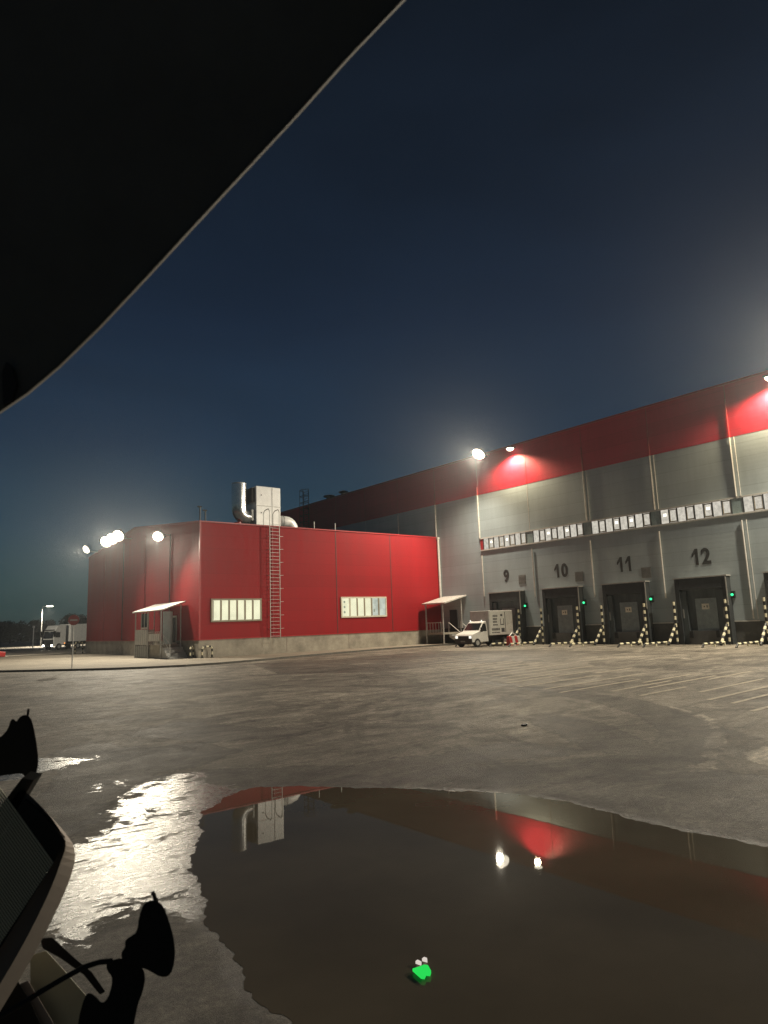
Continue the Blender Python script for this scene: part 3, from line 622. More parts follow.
o = thing('stair_porch', 'steel stair porch under a sloping canopy in the corner between red and grey walls', 'porch', (45.9, 48, GP))
m = MB(); m.prism([(a-.03, 49.85, 4.85), (a-.03, 46.6, 4.85), (a-3.0, 46.6, 4.15), (a-3.0, 49.85, 4.15)], (0, 0, .12), M['trim']); m.build('canopy', o)
for (x, y, z, z0) in ((45.0, 49.5, 4.2, GP), (45.0, 47.15, 4.2, GP), (47.2, 46.85, 4.65, .26)):
    m = MB(); m.tube([(x, y, z0), (x, y, z)], .075, M['steel'], 8); m.build('post', o)
m = MB(); m.box(45.1, a-.03, 47.3, 49.7, 1.28, 1.45, M['concrete']); m.build('platform', o)
m = MB()
for k in range(5): m.box(45.9, 47.5, 47.29-.32*(k+1), 47.285-.32*k, 1.1-.19*k, 1.25-.19*k, M['steel'])
for x in (45.86, 47.52): m.prism([(x, 47.28, 1.0), (x, 47.28, 1.3), (x, 45.5, .4), (x, 45.5, .26)], (.03, 0, 0), M['steel'])
m.build('stairs', o)
m = MB()
for x in (45.85, 47.5): m.tube([(x, 47.3, 1.45), (x, 47.3, 2.4), (x, 45.5, 1.25), (x, 45.5, .26)], .035, M['trim'], 6)
m.tube([(45.1, 47.3, 2.4), (45.1, 49.6, 2.4)], .03, M['trim'], 6)
for y in np.arange(47.5, 49.6, .4): m.tube([(45.1, y, 1.45), (45.1, y, 2.4)], .02, M['trim'], 6)
m.build('handrail', o)
m = MB(); m.box(a-.08, a-.004, 48.0, 49.0, 1.46, 3.6, M['shelter']); m.build('door', o)

# striped hoop barriers beside porch, at building corner
HOOP = 'striped hoop barriers by the red building'
def hoop(x, y, w, h, label, ang=0.):
    o = thing('hoop_barrier', label, 'barrier', (x, y, GP), HOOP)
    ca, sa = math.cos(ang), math.sin(ang); m = MB()
    q = [(-w/2, 0), (-w/2, h*.8), (-w/2+.12, h), (w/2-.12, h), (w/2, h*.8), (w/2, 0)]
    stripes(m, [(x+u*ca, y+u*sa, GP+v) for u, v in q], .07, .2); m.build('hoop', o)
    m = MB()
    for u in (-w/2, w/2): m.tube([(x+u*ca, y+u*sa, GP), (x+u*ca, y+u*sa, GP+.03)], .14, M['black'], 10)
    m.build('foot_plate', o)
hoop(21.7, 50.75, .9, .85, 'striped hoop barrier at the red building corner, nearer the steel porch', .9)
hoop(22.5, 49.75, .9, .85, 'striped hoop barrier at the concrete plinth corner, farther from the steel porch', .2)
hoop(21.5, 80.9, .9, 1.3, 'striped hoop barrier at the far left corner of the red building', .3)

# no-entry sign
o = thing('traffic_sign', 'round no entry sign on a thin post at the kerb', 'road sign', (12.1, 46.95, GP))
sx, sy = 12.1, 46.95; dv = Vector((-sx, -sy, 0)).normalized()
m = MB(); m.tube([(sx, sy, GP), (sx, sy, 3.75)], .035, M['steel'], 8); m.build('post', o)
cpos = Vector((sx, sy, 3.42)) + dv*.05
m = MB(); m.tube([cpos, cpos+dv*.02], .33, M['signred'], 28); pl_ = m.build('plate', o)
side = Vector((-dv.y, dv.x, 0)); q = cpos+dv*.021
m = MB(); m.prism([q-side*.22+Vector((0,0,-.05)), q+side*.22+Vector((0,0,-.05)), q+side*.22+Vector((0,0,.05)), q-side*.22+Vector((0,0,.05))], dv*.006, M['patch']); sub(m.build('bar', o), pl_)  # bar in grey, dimmed to match the unlit plate

# ------------------------------------------------------------------ floodlights
FG = 'floodlights on the building walls'
def flood(loc, wall_pt, aim, power, label, n=1, sp=1.0, ax=(0,1,0), size=.55, spot=150, blend=.6, beam=None, tint=(1, .895, .70)):
    """loc: lamp centre, wall_pt: where the arm meets the wall, aim: direction"""
    o = thing('floodlight', label, 'floodlight', wall_pt, FG)
    d = Vector(aim).normalized(); ax = Vector(ax); ax = (ax-d*ax.dot(d)).normalized(); ay = d.cross(ax)
    loc = Vector(loc); m = MB(); m.tube([wall_pt, Vector((loc.x, loc.y, Vector(wall_pt).z)) if abs(wall_pt[2]-loc.z) < 1 else loc, loc], .05, M['steel'], 6)
    if n > 1: m.tube([loc-ax*sp*(n-1)/2, loc+ax*sp*(n-1)/2], .05, M['steel'], 6)
    m.build('bracket', o)
    for k in range(n):
        p = loc + ax*sp*(k-(n-1)/2); hw, hh = size, size*.7
        def q(u, v, w): return p + ax*u*hw + ay*v*hh + d*w
        m = MB(); m.prism([q(-1,-1,0), q(1,-1,0), q(1,1,0), q(-1,1,0)], d*.12, M['black']); hs = m.build('housing', o)
        m = MB(); ring = [(math.cos(t_*math.pi/8), math.sin(t_*math.pi/8)) for t_ in range(16)]
        def rg(s_, w_): return [q(cx_*s_, cy_*s_/.7*.85, w_) for cx_, cy_ in ring]
        vs = rg(.92,.122)+rg(.85,.22)+rg(.55,.32)+rg(.2,.36)
        m.add(vs, [(k_*16+i_, k_*16+(i_+1)%16, (k_+1)*16+(i_+1)%16, (k_+1)*16+i_) for k_ in range(3) for i_ in range(16)]+[tuple(range(48,64)), tuple(range(15,-1,-1))], M['lens']); m.build('lens', o); continue
        vs = [q(-.9,-.9,.122), q(.9,-.9,.122), q(.9,.9,.122), q(-.9,.9,.122), q(-.7,-.7,.24), q(.7,-.7,.24), q(.7,.7,.24), q(-.7,.7,.24)]
        m.add(vs, [(0,1,5,4),(1,2,6,5),(2,3,7,6),(3,0,4,7),(4,5,6,7),(3,2,1,0)], M['lens']); m.build('lens', o)
    ld = bpy.data.lights.new('beam', 'SPOT'); ld.energy = power; ld.spot_size = R(spot); ld.spot_blend = blend; ld.shadow_soft_size = .25; ld.color = tint
    lo = bpy.data.objects.new('beam', ld); C.objects.link(lo); lo.location = loc + d*.55 - Vector(wall_pt); lo.parent = o
    lo.rotation_euler = (Vector(beam) if beam else d).to_track_quat('-Z', 'Y').to_euler(); return o
flood((46.3, 42.5, 18.0), (a-.08, 42.5, 18.1), (-.75, .1, -.75), 13500, 'glaring floodlight on an arm at the warehouse roof, left of the other one', size=.75)
flood((47.1, 39.4, 18.0), (a-.08, 39.4, 18.1), (-.05, .05, -1), 4300, 'floodlight close to the warehouse top washing the red band with a hot spot', size=.4, spot=158, tint=(1, .80, .50))
flood((47.1, 17.0, 17.75), (a-.08, 17.0, 18.1), (-.05, .1, -1), 4300, 'floodlight washing the red band above the door past dock 12', size=.4, spot=158, tint=(1, .80, .50))
flood((46.3, 13.5, 18.0), (a-.08, 13.5, 18.1), (-.8, .1, -.7), 24000, 'glaring floodlight on an arm past dock 12, close to a wall washer')
flood((46.3, -12, 18.0), (a-.08, -12, 18.1), (-.8, .1, -.7), 26000, 'floodlight on the far right stretch of the warehouse wall')
flood((20.9, 76.8, 11.6), (c-.02, 76.8, 11.3), (-.8, -.15, -.5), 5000, 'outermost floodlight on the red building, by its far corner', spot=150, size=.55)
flood((20.3, 66.2, 11.45), (c-.02, 66.2, 11.5), (-.75, -.45, -.5), 8000, 'wide glaring pair of floodlights on the red building between two single ones', n=3, sp=.85, size=.7, spot=154)
flood((20.7, 55.4, 10.4), (c-.02, 56.27, 10.6), (-.7, -.45, -.6), 5600, 'rightmost floodlight on the red building above the steel porch', spot=156)
# wall washers reaching the cladding beside the lamps are the lamps themselves (spill)

# ------------------------------------------------------------------ delivery van
GV = .272
vy = 41.15
van = thing('delivery_van', 'white box van parked nose out at dock door 9 with printed panel on its side', 'van', (44.4, vy, GV))
x0 = 41.55
m = MB()
prof = [(0,.42),(-.02,.95),(.10,1.08),(.92,1.32),(1.52,2.02),(1.75,2.12),(2.0,2.14),(2.0,.42)]
def vp(u, w, s_, tuck):   # side half-width, tucked in above the waist
    hw = 1.0 - (0.16*max(0, w-1.25)/.9); return (x0+u, vy+s_*hw, GV+w)
n = len(prof); vs = [vp(u, w, -1, 0) for u, w in prof] + [vp(u, w, 1, 0) for u, w in prof]
m.add(vs, [tuple(range(n)), tuple(range(2*n-1, n-1, -1))] + [(i, i+n, (i+1) % n+n, (i+1) % n) for i in range(n)], M['white'])
cabo = m.build('cab', van, bevel=.04)
m = MB(); m.box(x0-.10, x0+.35, vy-.97, vy+.97, GV+.28, GV+.72, M['black']); m.box(x0-.06, x0-.022, vy-.62, vy+.62, GV+.722, GV+.95, M['black']); m.build('bumper', van, bevel=.04)
m = MB(); m.box(x0-.112, x0-.102, vy-.26, vy+.26, GV+.44, GV+.55, M['patch']); m.build('number_plate', van)
for s_ in (-1, 1):
    m = MB(); m.box(x0-.05, x0+.12, vy+s_*.66, vy+s_*.93, GV+.74, GV+.95, M['headlamp']); m.build('headlight', van, bevel=.03)
    m = MB(); yy = vy+s_*1.0
    hwf = lambda w: 1.0-.16*max(0, w-1.25)/.9+.006
    m.add([(x0+u, vy+s_*hwf(w), GV+w) for u, w in ((.98,1.30),(1.82,1.30),(1.82,1.93),(1.50,1.93))], [(0,1,2,3)], M['glass_dark']); m.build('side_window', van)
    m = MB(); m.box(x0+1.02, x0+1.10, vy+s_*1.03, vy+s_*1.22, GV+1.25, GV+1.62, M['black']); m.build('wing_mirror', van, bevel=.02)
    m = MB(); m.tube([(x0+1.6, vy+s_*.65, GV+2.1), (x0+1.6, vy+s_*.65, GV+2.24)], .05, M['headlamp'], 8); m.build('marker_light', van)
for x in (x0+.62, x0+4.05):
    for s_ in (-1, 1):
        m = MB(); m.tube([(x, vy+s_*.80, GV+.36), (x, vy+s_*1.015, GV+.36)], .36, M['rubber'], 20); w = m.build('wheel', van, bevel=.02)
        m = MB(); m.tube([(x, vy+s_*1.016, GV+.36), (x, vy+s_*1.025, GV+.36)], .20, M['steel'], 14); sub(m.build('rim', van), w)
m = MB(); dd = Vector((-.755, 0, .656)); 
m.add([(x0+.99, vy-.86, GV+1.395), (x0+.99, vy+.86, GV+1.395), (x0+1.475, vy+.80, GV+1.965), (x0+1.475, vy-.80, GV+1.965)], [(0,1,2,3)], M['glass_dark'])
ws = m.build('windscreen', van); ws.location = (-.012, 0, .012)
m = MB(); m.box(x0+2.05, x0+5.1, vy-1.1, vy+1.1, GV+.92, GV+3.0, M['vanbox']); bx = m.build('cargo_box', van, bevel=.03)
m = MB(); m.box(x0+1.98, x0+5.0, vy-.45, vy+.45, GV+.5, GV+.915, M['black']); m.build('chassis', van)
m = MB(); m.box(x0+2.15, x0+4.25, vy-1.118, vy-1.102, GV+1.0, GV+2.93, M['adpanel']); ad = m.build('advert_panel', van)
m = MB(); yy0, yy1 = vy-1.126, vy-1.119
rr = random.Random(4)
for r_, (zz, h) in enumerate(((2.45, .17), (2.2, .15), (1.95, .17), (1.72, .12), (1.3, .2), (1.08, .1))):   # unreadable lettering in the photograph: blocks of print
    xx = x0+2.35+(.18 if r_ < 4 else 0)
    while xx < x0+(3.05 if r_ < 4 else 3.35):
        w = rr.uniform(.05, .13); m.box(xx, xx+w, yy0, yy1, GV+zz, GV+zz+h, M['adprint']); xx += w+.035
m.box(x0+3.45, x0+3.52, yy0, yy1, GV+1.75, GV+2.3, M['adprint']); m.box(x0+3.53, x0+3.85, yy0, yy1, GV+1.75, GV+1.83, M['adprint']); m.box(x0+3.86, x0+3.93, yy0, yy1, GV+1.75, GV+2.3, M['adprint'])
m.box(x0+3.5, x0+3.75, yy0, yy1, GV+2.5, GV+2.68, M['adprint']); m.box(x0+3.55, x0+3.95, yy0, yy1, GV+1.15, GV+1.5, M['adprint']); m.box(x0+4.05, x0+4.12, yy0, yy1, GV+1.1, GV+2.85, M['adprint'])
sub(m.build('print', van), ad)
# red and white thing right of the van: stacked road barrier
o = thing('road_barrier', 'red and white plastic road barrier lying by the van at dock 9', 'barrier', (45.6, 39.2, GW))
m = MB()
for k in range(4):
    m.prism([(44.9+.36*k, 39.5, .24), (44.9+.36*k, 38.9, .24), (44.9+.36*k, 39.08, 1.05), (44.9+.36*k, 39.32, 1.05)], (.34, 0, 0), M['redpaint'] if k % 2 == 0 else M['white'])
m.build('body', o, bevel=.04)
m = MB(); m.tube([(45.1, 39.2, 1.05), (45.5, 39.2, 1.35), (46.0, 39.2, 1.05)], .05, M['white'], 8); m.build('handle', o)

# ------------------------------------------------------------------ far left: articulated truck, cars, lamps, trees
tk = thing('semi_truck', 'white articulated truck emerging from behind the red building', 'truck', (26.5, 117.0, .28))
TH = math.atan2(-.44, -.897)
def tm(name, build, parent=None, bevel=0):
    m = MB(); build(m); rot = Matrix.Rotation(TH, 4, 'Z'); T = Matrix.Translation((26.5, 117.0, .28))
    m.v = [tuple(T @ rot @ Vector(v)) for v in m.v]; o = m.build(name, tk, bevel=bevel)
    if parent: sub(o, parent)
    return o
tm('cab', lambda m: m.prism([(0,-1.22,.55),(.0,-1.22,1.6),(-.25,-1.22,3.0),(-.8,-1.22,3.75),(-2.25,-1.22,3.85),(-2.25,-1.22,.95),(-1.0,-1.22,.55)], (0,2.44,0), M['white']), bevel=.06)
tm('windscreen', lambda m: m.prism([(.04,-1.05,1.75),(.04,1.05,1.75),(-.19,1.05,2.85),(-.19,-1.05,2.85)], (.03,0,0), M['glass_dark']))
tm('grille', lambda m: (m.box(.005,.07,-1.15,1.15,.4,1.6,M['black'])))
tm('side_window', lambda m: (m.box(-1.15,-.35,1.225,1.24,1.9,2.7,M['glass_dark']), m.box(-1.15,-.35,-1.24,-1.225,1.9,2.7,M['glass_dark'])))
tm('sun_visor', lambda m: m.box(-.2,.25,-1.15,1.15,3.0,3.12,M['black']))
for s_ in (-1, 1):
    tm('headlight', lambda m: m.box(.075,.12,s_*.95-.17,s_*.95+.17,.55,.8,M['streetlens']))
    tm('mirror', lambda m: m.box(-.05,.12,s_*1.45-.12,s_*1.45+.12,2.0,2.9,M['black']))
for x in (-1.0, -4.6, -10.5, -11.8):
    for s_ in (-1, 1):
        w = tm('wheel', lambda m: m.tube([(x,s_*.95,.5),(x,s_*1.24,.5)], .5, M['rubber'], 18)); tm('rim', lambda m: m.tube([(x,s_*1.241,.5),(x,s_*1.26,.5)], .27, M['steel'], 14), w)
tm('chassis', lambda m: m.box(-13,-2.3,-.45,.45,.75,1.1,M['black']))
tm('trailer', lambda m: m.box(-15.5,-3.1,-1.24,1.24,1.2,3.95,M['white']), bevel=.04)
tm('side_marker', lambda m: (m.box(-2.1,-1.95,-1.26,-1.221,.9,1.05,M['orange']), m.box(-2.1,-1.95,1.221,1.26,.9,1.05,M['orange'])))

def car(loc, heading, L_, W_, Hh, paint, label, name='parked_car', cat='car', boxy=False):
    o = thing(name, label, cat, loc); rot = Matrix.Rotation(heading, 4, 'Z'); T = Matrix.Translation(loc)
    def mk_(nm, fn, parent=None, bevel=0):
        m = MB(); fn(m); m.v = [tuple(T @ rot @ Vector(v)) for v in m.v]; q = m.build(nm, o, bevel=bevel)
        if parent: sub(q, parent)
        return q
    h = Hh
    body = [(L_/2,.3),(L_/2+.03,.6*h*.8),(L_*.28,.62*h),(L_*.12,h*.98),(-L_*.3,h),(-L_*.46,.68*h),(-L_/2,.6*h),(-L_/2,.3)] if not boxy else [(L_/2,.3),(L_/2,.45*h),(L_*.40,.5*h),(L_*.30,h*.97),(-L_*.5,h),(-L_*.5,.3)]
    mk_('body', lambda m: m.prism([(x, -W_/2, z) for x, z in body], (0, W_, 0), paint), bevel=.07)
    gl = [(L_*.24,.64*h),(L_*.11,h*.93),(-L_*.28,h*.93),(-L_*.40,.66*h)] if not boxy else [(L_*.35,.55*h),(L_*.27,h*.9),(L_*.12,h*.9),(L_*.12,.55*h)]
    mk_('side_window', lambda m: (m.prism([(x, -W_/2-.004, z) for x, z in gl], (0, -.01, 0), M['glass_dark']), m.prism([(x, W_/2+.004, z) for x, z in gl], (0, .01, 0), M['glass_dark'])))
    for sx_ in (-1, 1):
        for s_ in (-1, 1):
            mk_('wheel', lambda m: m.tube([(sx_*L_*.31, s_*(W_/2-.2), .32), (sx_*L_*.31, s_*(W_/2+.01), .32)], .32, M['rubber'], 16))
    for s_ in (-1, 1): mk_('headlight', lambda m: m.box(L_/2+.035, L_/2+.06, s_*(W_/2-.35)-.15, s_*(W_/2-.35)+.15, .6, .78, M['trim']))
    for s_ in (-1, 1): mk_('tail_light', lambda m: m.box(-L_/2-.03, -L_/2-.005, s_*(W_/2-.25)-.12, s_*(W_/2-.25)+.12, .8, 1.05, M['redpaint']))
    return o
car((10.6, 73.0, .40), R(10), 4.2, 1.75, 1.5, M['redpaint'], 'bright red car on the paving, nearest of the cars')
car((17.5, 222, .28), R(-150), 5.2, 2.1, 2.4, M['white'], 'distant white van with red front by the far left lamps', 'distant_van', 'van', True)
car((10.5, 205, .28), R(-160), 4.4, 1.8, 1.5, M['redpaint'], 'small distant dark red car left of the white van')
def street(x, y, h, lens, label, r=.1, power=0, aim=None):
    o = thing('street_lamp', label, 'street lamp', (x, y, .28), 'street lamps at far left')
    m = MB(); m.tube([(x, y, .2), (x, y, h)], r, M['steel'], 8, r1=r*.6); m.tube([(x, y, h), (x+1.3, y-.4, h+.25)], r*.6, M['steel'], 8); m.build('pole', o)
    m = MB(); m.box(x+.7, x+2.0, y-.75, y-.25, h+.2, h+.34, M['steel']); hd = m.build('head', o)
    m = MB(); m.prism([(x+.75, y-.7, h+.197), (x+1.95, y-.7, h+.197), (x+1.95, y-.3, h+.197), (x+.75, y-.3, h+.197)], (0, 0, -.14), lens); sub(m.build('lens', o), hd)
    if power:
        ld = bpy.data.lights.new('beam', 'SPOT'); ld.energy = power; ld.spot_size = R(150); ld.spot_blend = .7; ld.shadow_soft_size = .3; ld.color = (1, .9, .72)
        lo = bpy.data.objects.new('beam', ld); C.objects.link(lo); lo.location = (1.3, -.5, h-.2-.28); lo.parent = o
        if aim: ld.spot_size = R(64); lo.rotation_euler = Vector(aim).to_track_quat('-Z', 'Y').to_euler()
street(34.8, 160, 8.6, M['streetlens'], 'brightly lit street lamp rising behind the truck cab', .11, 26000)
street(33.5, 238, 11.3, M['streetlens_dim'], 'faint distant street lamp at the far left', .12)
street(2, 84, 8.6, M['streetlens'], 'added unseen street lamp by the bright red car, aimed to brighten the truck', .11, 30000, (.72, .6, -.35))  # out-of-view lamp added so its beam lifts the dark truck
def stub(x, y, h, lab):
    o = thing('marker_post', lab, 'post', (x, y, .28)); m = MB(); m.tube([(x, y, .2), (x, y, h)], .09, M['white'], 8); m.build('pole', o); m = MB(); m.tube([(x, y, h), (x, y, h+.4)], .2, M['white'], 8); m.build('cap', o)
stub(18.2, 168, 2.6, 'short pale post left of the distant white van'); stub(27.5, 132, 3.9, 'thin pale post between the distant van and the truck cab')

# trees
def leafmesh(name, seed, rx, rz, h0, n=2600):
    rr = random.Random(seed); vs = []; fs = []
    blobs = [(rr.gauss(0, rx*.45), rr.gauss(0, rx*.45), h0+rz*(.9+rr.uniform(-.7, .8)), rr.uniform(.35, .6)*rx) for _ in range(16)]
    for _ in range(n):
        bx_, by_, bz_, br = rr.choice(blobs); d = Vector((rr.gauss(0,1), rr.gauss(0,1), rr.gauss(0,1))).normalized()*br*rr.uniform(.5, 1.05)
        p = Vector((bx_, by_, bz_)) + d; s_ = rr.uniform(.15, .42); u = Vector((rr.gauss(0,1), rr.gauss(0,1), rr.gauss(0,1))).normalized(); w = u.orthogonal().normalized()
        k = len(vs); vs += [p+u*s_, p+w*s_*.6, p-u*s_, p-w*s_*.6]; fs.append((k, k+1, k+2, k+3))
    me = bpy.data.meshes.new(name); me.from_pydata([tuple(v) for v in vs], [], fs); me.materials.append(M['leaf']); return me
def trunkmesh(seed, h):
    rr = random.Random(seed); m = MB(); m.tube([(0,0,-.2), (.1,0,h*.5), (0,.1,h)], .28, M['bark'], 8, r1=.1)
    for k in range(6):
        t_ = rr.uniform(0, 6.28); z = h*rr.uniform(.35, .9); m.tube([(0,0,z), (math.cos(t_)*h*.2, math.sin(t_)*h*.2, z+h*.18), (math.cos(t_)*h*.33, math.sin(t_)*h*.33, z+h*.38)], .09, M['bark'], 5, r1=.03)
    me = bpy.data.meshes.new('trunk'); me.from_pydata(m.v, [], m.f); me.materials.append(M['bark']); return me
crowns = [leafmesh('crown', 1, 2.6, 2.6, 2.2), leafmesh('crown', 2, 2.3, 3.6, 2.0), leafmesh('crown', 3, 3.2, 2.2, 1.8)]
trunks = [trunkmesh(1, 5), trunkmesh(2, 5.6), trunkmesh(3, 4.6)]
TL = [(28.5, 250, 1, 1.35, 'tall dark tree farthest left'), (36.5, 262, 2, 1.1, 'low dark tree second from the left'), (43, 255, 0, 1.0, 'rounded dark tree third from the left'),
      (48.5, 268, 2, 1.15, 'broad dark tree left of the lit street lamp'), (54.5, 262, 0, 1.05, 'dark tree just right of the lit street lamp'), (60.5, 270, 1, 1.0, 'dark tree above the truck cab'),
      (66, 262, 0, 1.3, 'tall dark tree left of the red building, over the trailer'), (72.5, 268, 2, 1.4, 'broad dark tree touching the red building outline'),
      (22, 262, 2, 1.2, 'dark tree behind the distant red car')]
for x, y, k, s_, lab in TL:
    o = thing('tree', lab, 'tree', (x, y, .25), 'dark trees beyond the yard'); o.scale = (s_, s_, s_)
    for nm, me_ in (('trunk', trunks[k]), ('crown', crowns[k])):
        q = bpy.data.objects.new(nm, me_); C.objects.link(q); q.parent = o
# hedge-like far wood behind
m_ = leafmesh('woodland', 9, 1, 1, 0, 10); rr = random.Random(11); vs = []; fs = []
for _ in range(16000):
    x = rr.uniform(-120, 220); y = 330+rr.uniform(-6, 6)+x*.05; top = 5.5+1.6*math.sin(x*.13)+1.1*math.sin(x*.31+1)
    p = Vector((x, y, rr.uniform(0, 1)**.7*top)); s_ = rr.uniform(.5, 1.2); u = Vector((rr.gauss(0,1), rr.gauss(0,1), rr.gauss(0,1))).normalized(); w = u.orthogonal().normalized()
    k = len(vs); vs += [tuple(p+u*s_), tuple(p+w*s_*.7), tuple(p-u*s_), tuple(p-w*s_*.7)]; fs.append((k, k+1, k+2, k+3))
mee = bpy.data.meshes.new('woodland'); mee.from_pydata(vs, [], fs); mee.materials.append(M['leaf']); q = bpy.data.objects.new('woodland', mee); C.objects.link(q)
tag(q, 'dark mass of far woodland on the horizon', 'woodland', kind='stuff')

# ------------------------------------------------------------------ the truck cab the picture is taken from
def px(x, y, depth):
    v = fw + rt*((x-384)/F_PX) - up*((y-512)/F_PX); return Vector((0,0,H)) + v*depth
def slab(m, pts, dep, th, material, shrink=.06):
    cx = sum(p[0] for p in pts)/len(pts); cy = sum(p[1] for p in pts)/len(pts); n = len(pts)
    a_ = [px(x, y, dep) for x, y in pts]; b_ = [px(cx+(x-cx)*(1-shrink), cy+(y-cy)*(1-shrink), dep+th) for x, y in pts]
    return m.add(a_+b_, [tuple(range(n)), tuple(range(2*n-1, n-1, -1))] + [(i, i+n, (i+1) % n + n, (i+1) % n) for i in range(n)], material)
cabt = thing('truck_cab', 'black cab roof edge and mirrors of the truck one looks out from', 'truck', (0, 0, 0))
edge = [(470,-75),(404.6,0),(350,57),(295,118.5),(220,199),(147.6,277.5),(100,328),(60,367),(28,394),(0,413),(-40,436),(-200,520)]
m = MB(); slab(m, edge + [(-200,-200),(470,-200)], .75, .05, M['cab'], .03); wfo = m.build('window_frame', cabt, bevel=.004)
m = MB(); L_in = [px(x-1.2, y-1.2, .745) for x, y in edge]; L_out = [px(x+.9, y+.9, .745) for x, y in edge]
for i in range(len(edge)-1): 
    q4 = [(edge[i][0]-.9, edge[i][1]-.9), (edge[i+1][0]-.9, edge[i+1][1]-.9), (edge[i+1][0]+.7, edge[i+1][1]+.7), (edge[i][0]+.7, edge[i][1]+.7)]
    m.add([px(x, y, .745+.012*(k_ > 1)) for k_, (x, y) in enumerate(q4)]+[px(x, y, .76) for x, y in q4], [(0,1,2,3),(7,6,5,4),(0,4,5,1),(1,5,6,2),(2,6,7,3),(3,7,4,0)], M['seal'])
sub(m.build('edge_trim', cabt), wfo)
m = MB(); m.prism([px(x, y, .742) for x, y in [(2,372),(6,362),(12,368),(16,385),(10,402),(3,405)]], fw*.006, M['rubber']); sub(m.build('clip', cabt), wfo)
# big mirror, lower left
DB = 1.15
def smooth_poly(p, it=2):
    for _ in range(it):
        q = []
        for i in range(len(p)):
            a_, b_ = p[i], p[(i+1) % len(p)]; q += [(a_[0]*.75+b_[0]*.25, a_[1]*.75+b_[1]*.25), (a_[0]*.25+b_[0]*.75, a_[1]*.25+b_[1]*.75)]
        p = q
    return p
outer = smooth_poly([(18,788),(30,794),(66,833),(77,850),(71,880),(40,945),(0,1012),(-40,1075),(-120,1075),(-120,900),(-10,845),(0,822)], 2)
m = MB(); slab(m, outer, DB+.035, .07, M['rim'])
ocx = sum(p[0] for p in outer)/len(outer); ocy = sum(p[1] for p in outer)/len(outer)
inr = [(x-13*(1 if x > -20 else 0)*max(0, min(1, (y-815)/50)), y-6*max(0, min(1, (y-815)/60))) for x, y in outer]; no = len(outer)
m.add([px(x, y, DB+.034) for x, y in outer]+[px(x, y, DB-.004) for x, y in inr], [(i, (i+1) % no, (i+1) % no+no, i+no) for i in range(no)], M['rim'])
mir = m.build('side_mirror', cabt)
inner = smooth_poly([(22,798),(30,803),(63,836),(64,842),(50,868),(20,915),(-12,968),(-60,1045),(-110,1045),(-110,910),(0,845)], 1)
m = MB(); m.prism([px(x, y, DB-.006) for x, y in inner], fw*.005, M['housing']); sub(m.build('recess', cabt), mir)
M['ribbed'] = mat('ribbed_face', (.5, .49, .36), .45, var=.1)
m = MB(); A_, B_ = Vector((20, 826)), Vector((50, 868)); dn = Vector((-50, 76)).normalized()
for k in range(52):    # ribs run parallel to the short edge A-B
    p0 = A_ + dn*(k*2.9-6); p1 = B_ + dn*(k*2.9-6)
    p0 = p0 - (p1-p0)*2.0
    m.prism([px(p0.x, p0.y, DB-.0075), px(p1.x, p1.y, DB-.0075), px(p1.x+dn.x*1.7, p1.y+dn.y*1.7, DB-.0075), px(p0.x+dn.x*1.7, p0.y+dn.y*1.7, DB-.0075)], fw*.0012, M['ribbed'])
sub(m.build('ribbed_face', cabt), mir)
m = MB(); m.prism([px(x, y, DB+.03) for x, y in [(34,780),(26,793),(10,820),(-15,860),(-30,850),(5,800),(22,778)]], fw*.03, M['housing']); sub(m.build('back_shell', cabt), mir)
def silh(name, pts, dep, th, it=1):
    m = MB(); slab(m, smooth_poly(pts, it), dep, th, M['housing']); return m.build(name, cabt, bevel=.006, seg=3)
hA = silh('wide_angle_mirror', [(-30,760),(-10,742),(1,737),(8,729),(11,719),(14,719),(16.5,722),(19,717.5),(23,715),(27,715),(31,718),(34,728),(37,745),(38.5,760),(37.5,770),(34,776),(28,778),(24,776),(22,773),(0,776),(-30,780)], 1.25, .06)
m = MB(); m.tube([px(27.5,717,1.27), px(28.6,709,1.27)], .0022, M['housing'], 8); sub(m.build('nib', cabt), hA)
hC = silh('kerb_mirror', [(143,905),(148,901),(156,900),(163,905),(169,920),(174,938),(175.5,955),(173,970),(168,977),(160,977),(153,973),(146,969),(141,968),(135,962),(128,965),(122,962),(121,952),(125,948),(125,940),(131,936),(137,932),(139,916)], 1.1, .06)
m = MB(); m.tube([px(157,903,1.12), px(152.5,892,1.12)], .0035, M['housing'], 8); sub(m.build('nib', cabt), hC)
hD = silh('mirror_arm', [(106,962),(122,957),(140,964),(146,975),(143,992),(138,1004),(134,1024),(130,1060),(74,1060),(78,1020),(84,998),(88,992),(94,995),(102,1004),(108,998),(112,985),(112,975),(107,970)], 1.13, .05)
m = MB(); m.tube([px(x, y, 1.08) for x, y in [(112,961),(100,962),(84,967),(64,978),(40,992),(20,1005),(-10,1022)]], .0042, M['housing'], 8); m.build('cable', cabt, smooth=True)
for nm, p, dep, mt in (('support_bar', [(40,938),(52,937),(75,958),(92,972),(106,992),(100,995),(84,975),(60,958),(42,948)], 1.3, M['housing']),
                   ('support_bar', [(30,955),(46,950),(66,972),(92,1002),(98,1040),(50,1040),(30,1000)], 1.34, M['ribbed']),
                   ('support_bar', [(16,985),(28,980),(58,1030),(50,1045),(20,1045)], 1.31, M['rim']),
                   ('support_bar', [(-12,968),(8,965),(30,1000),(50,1045),(0,1045),(-20,1010)], 1.29, M['housing'])):
    m = MB(); slab(m, p, dep, .02, mt); m.build(nm, cabt, bevel=.003)
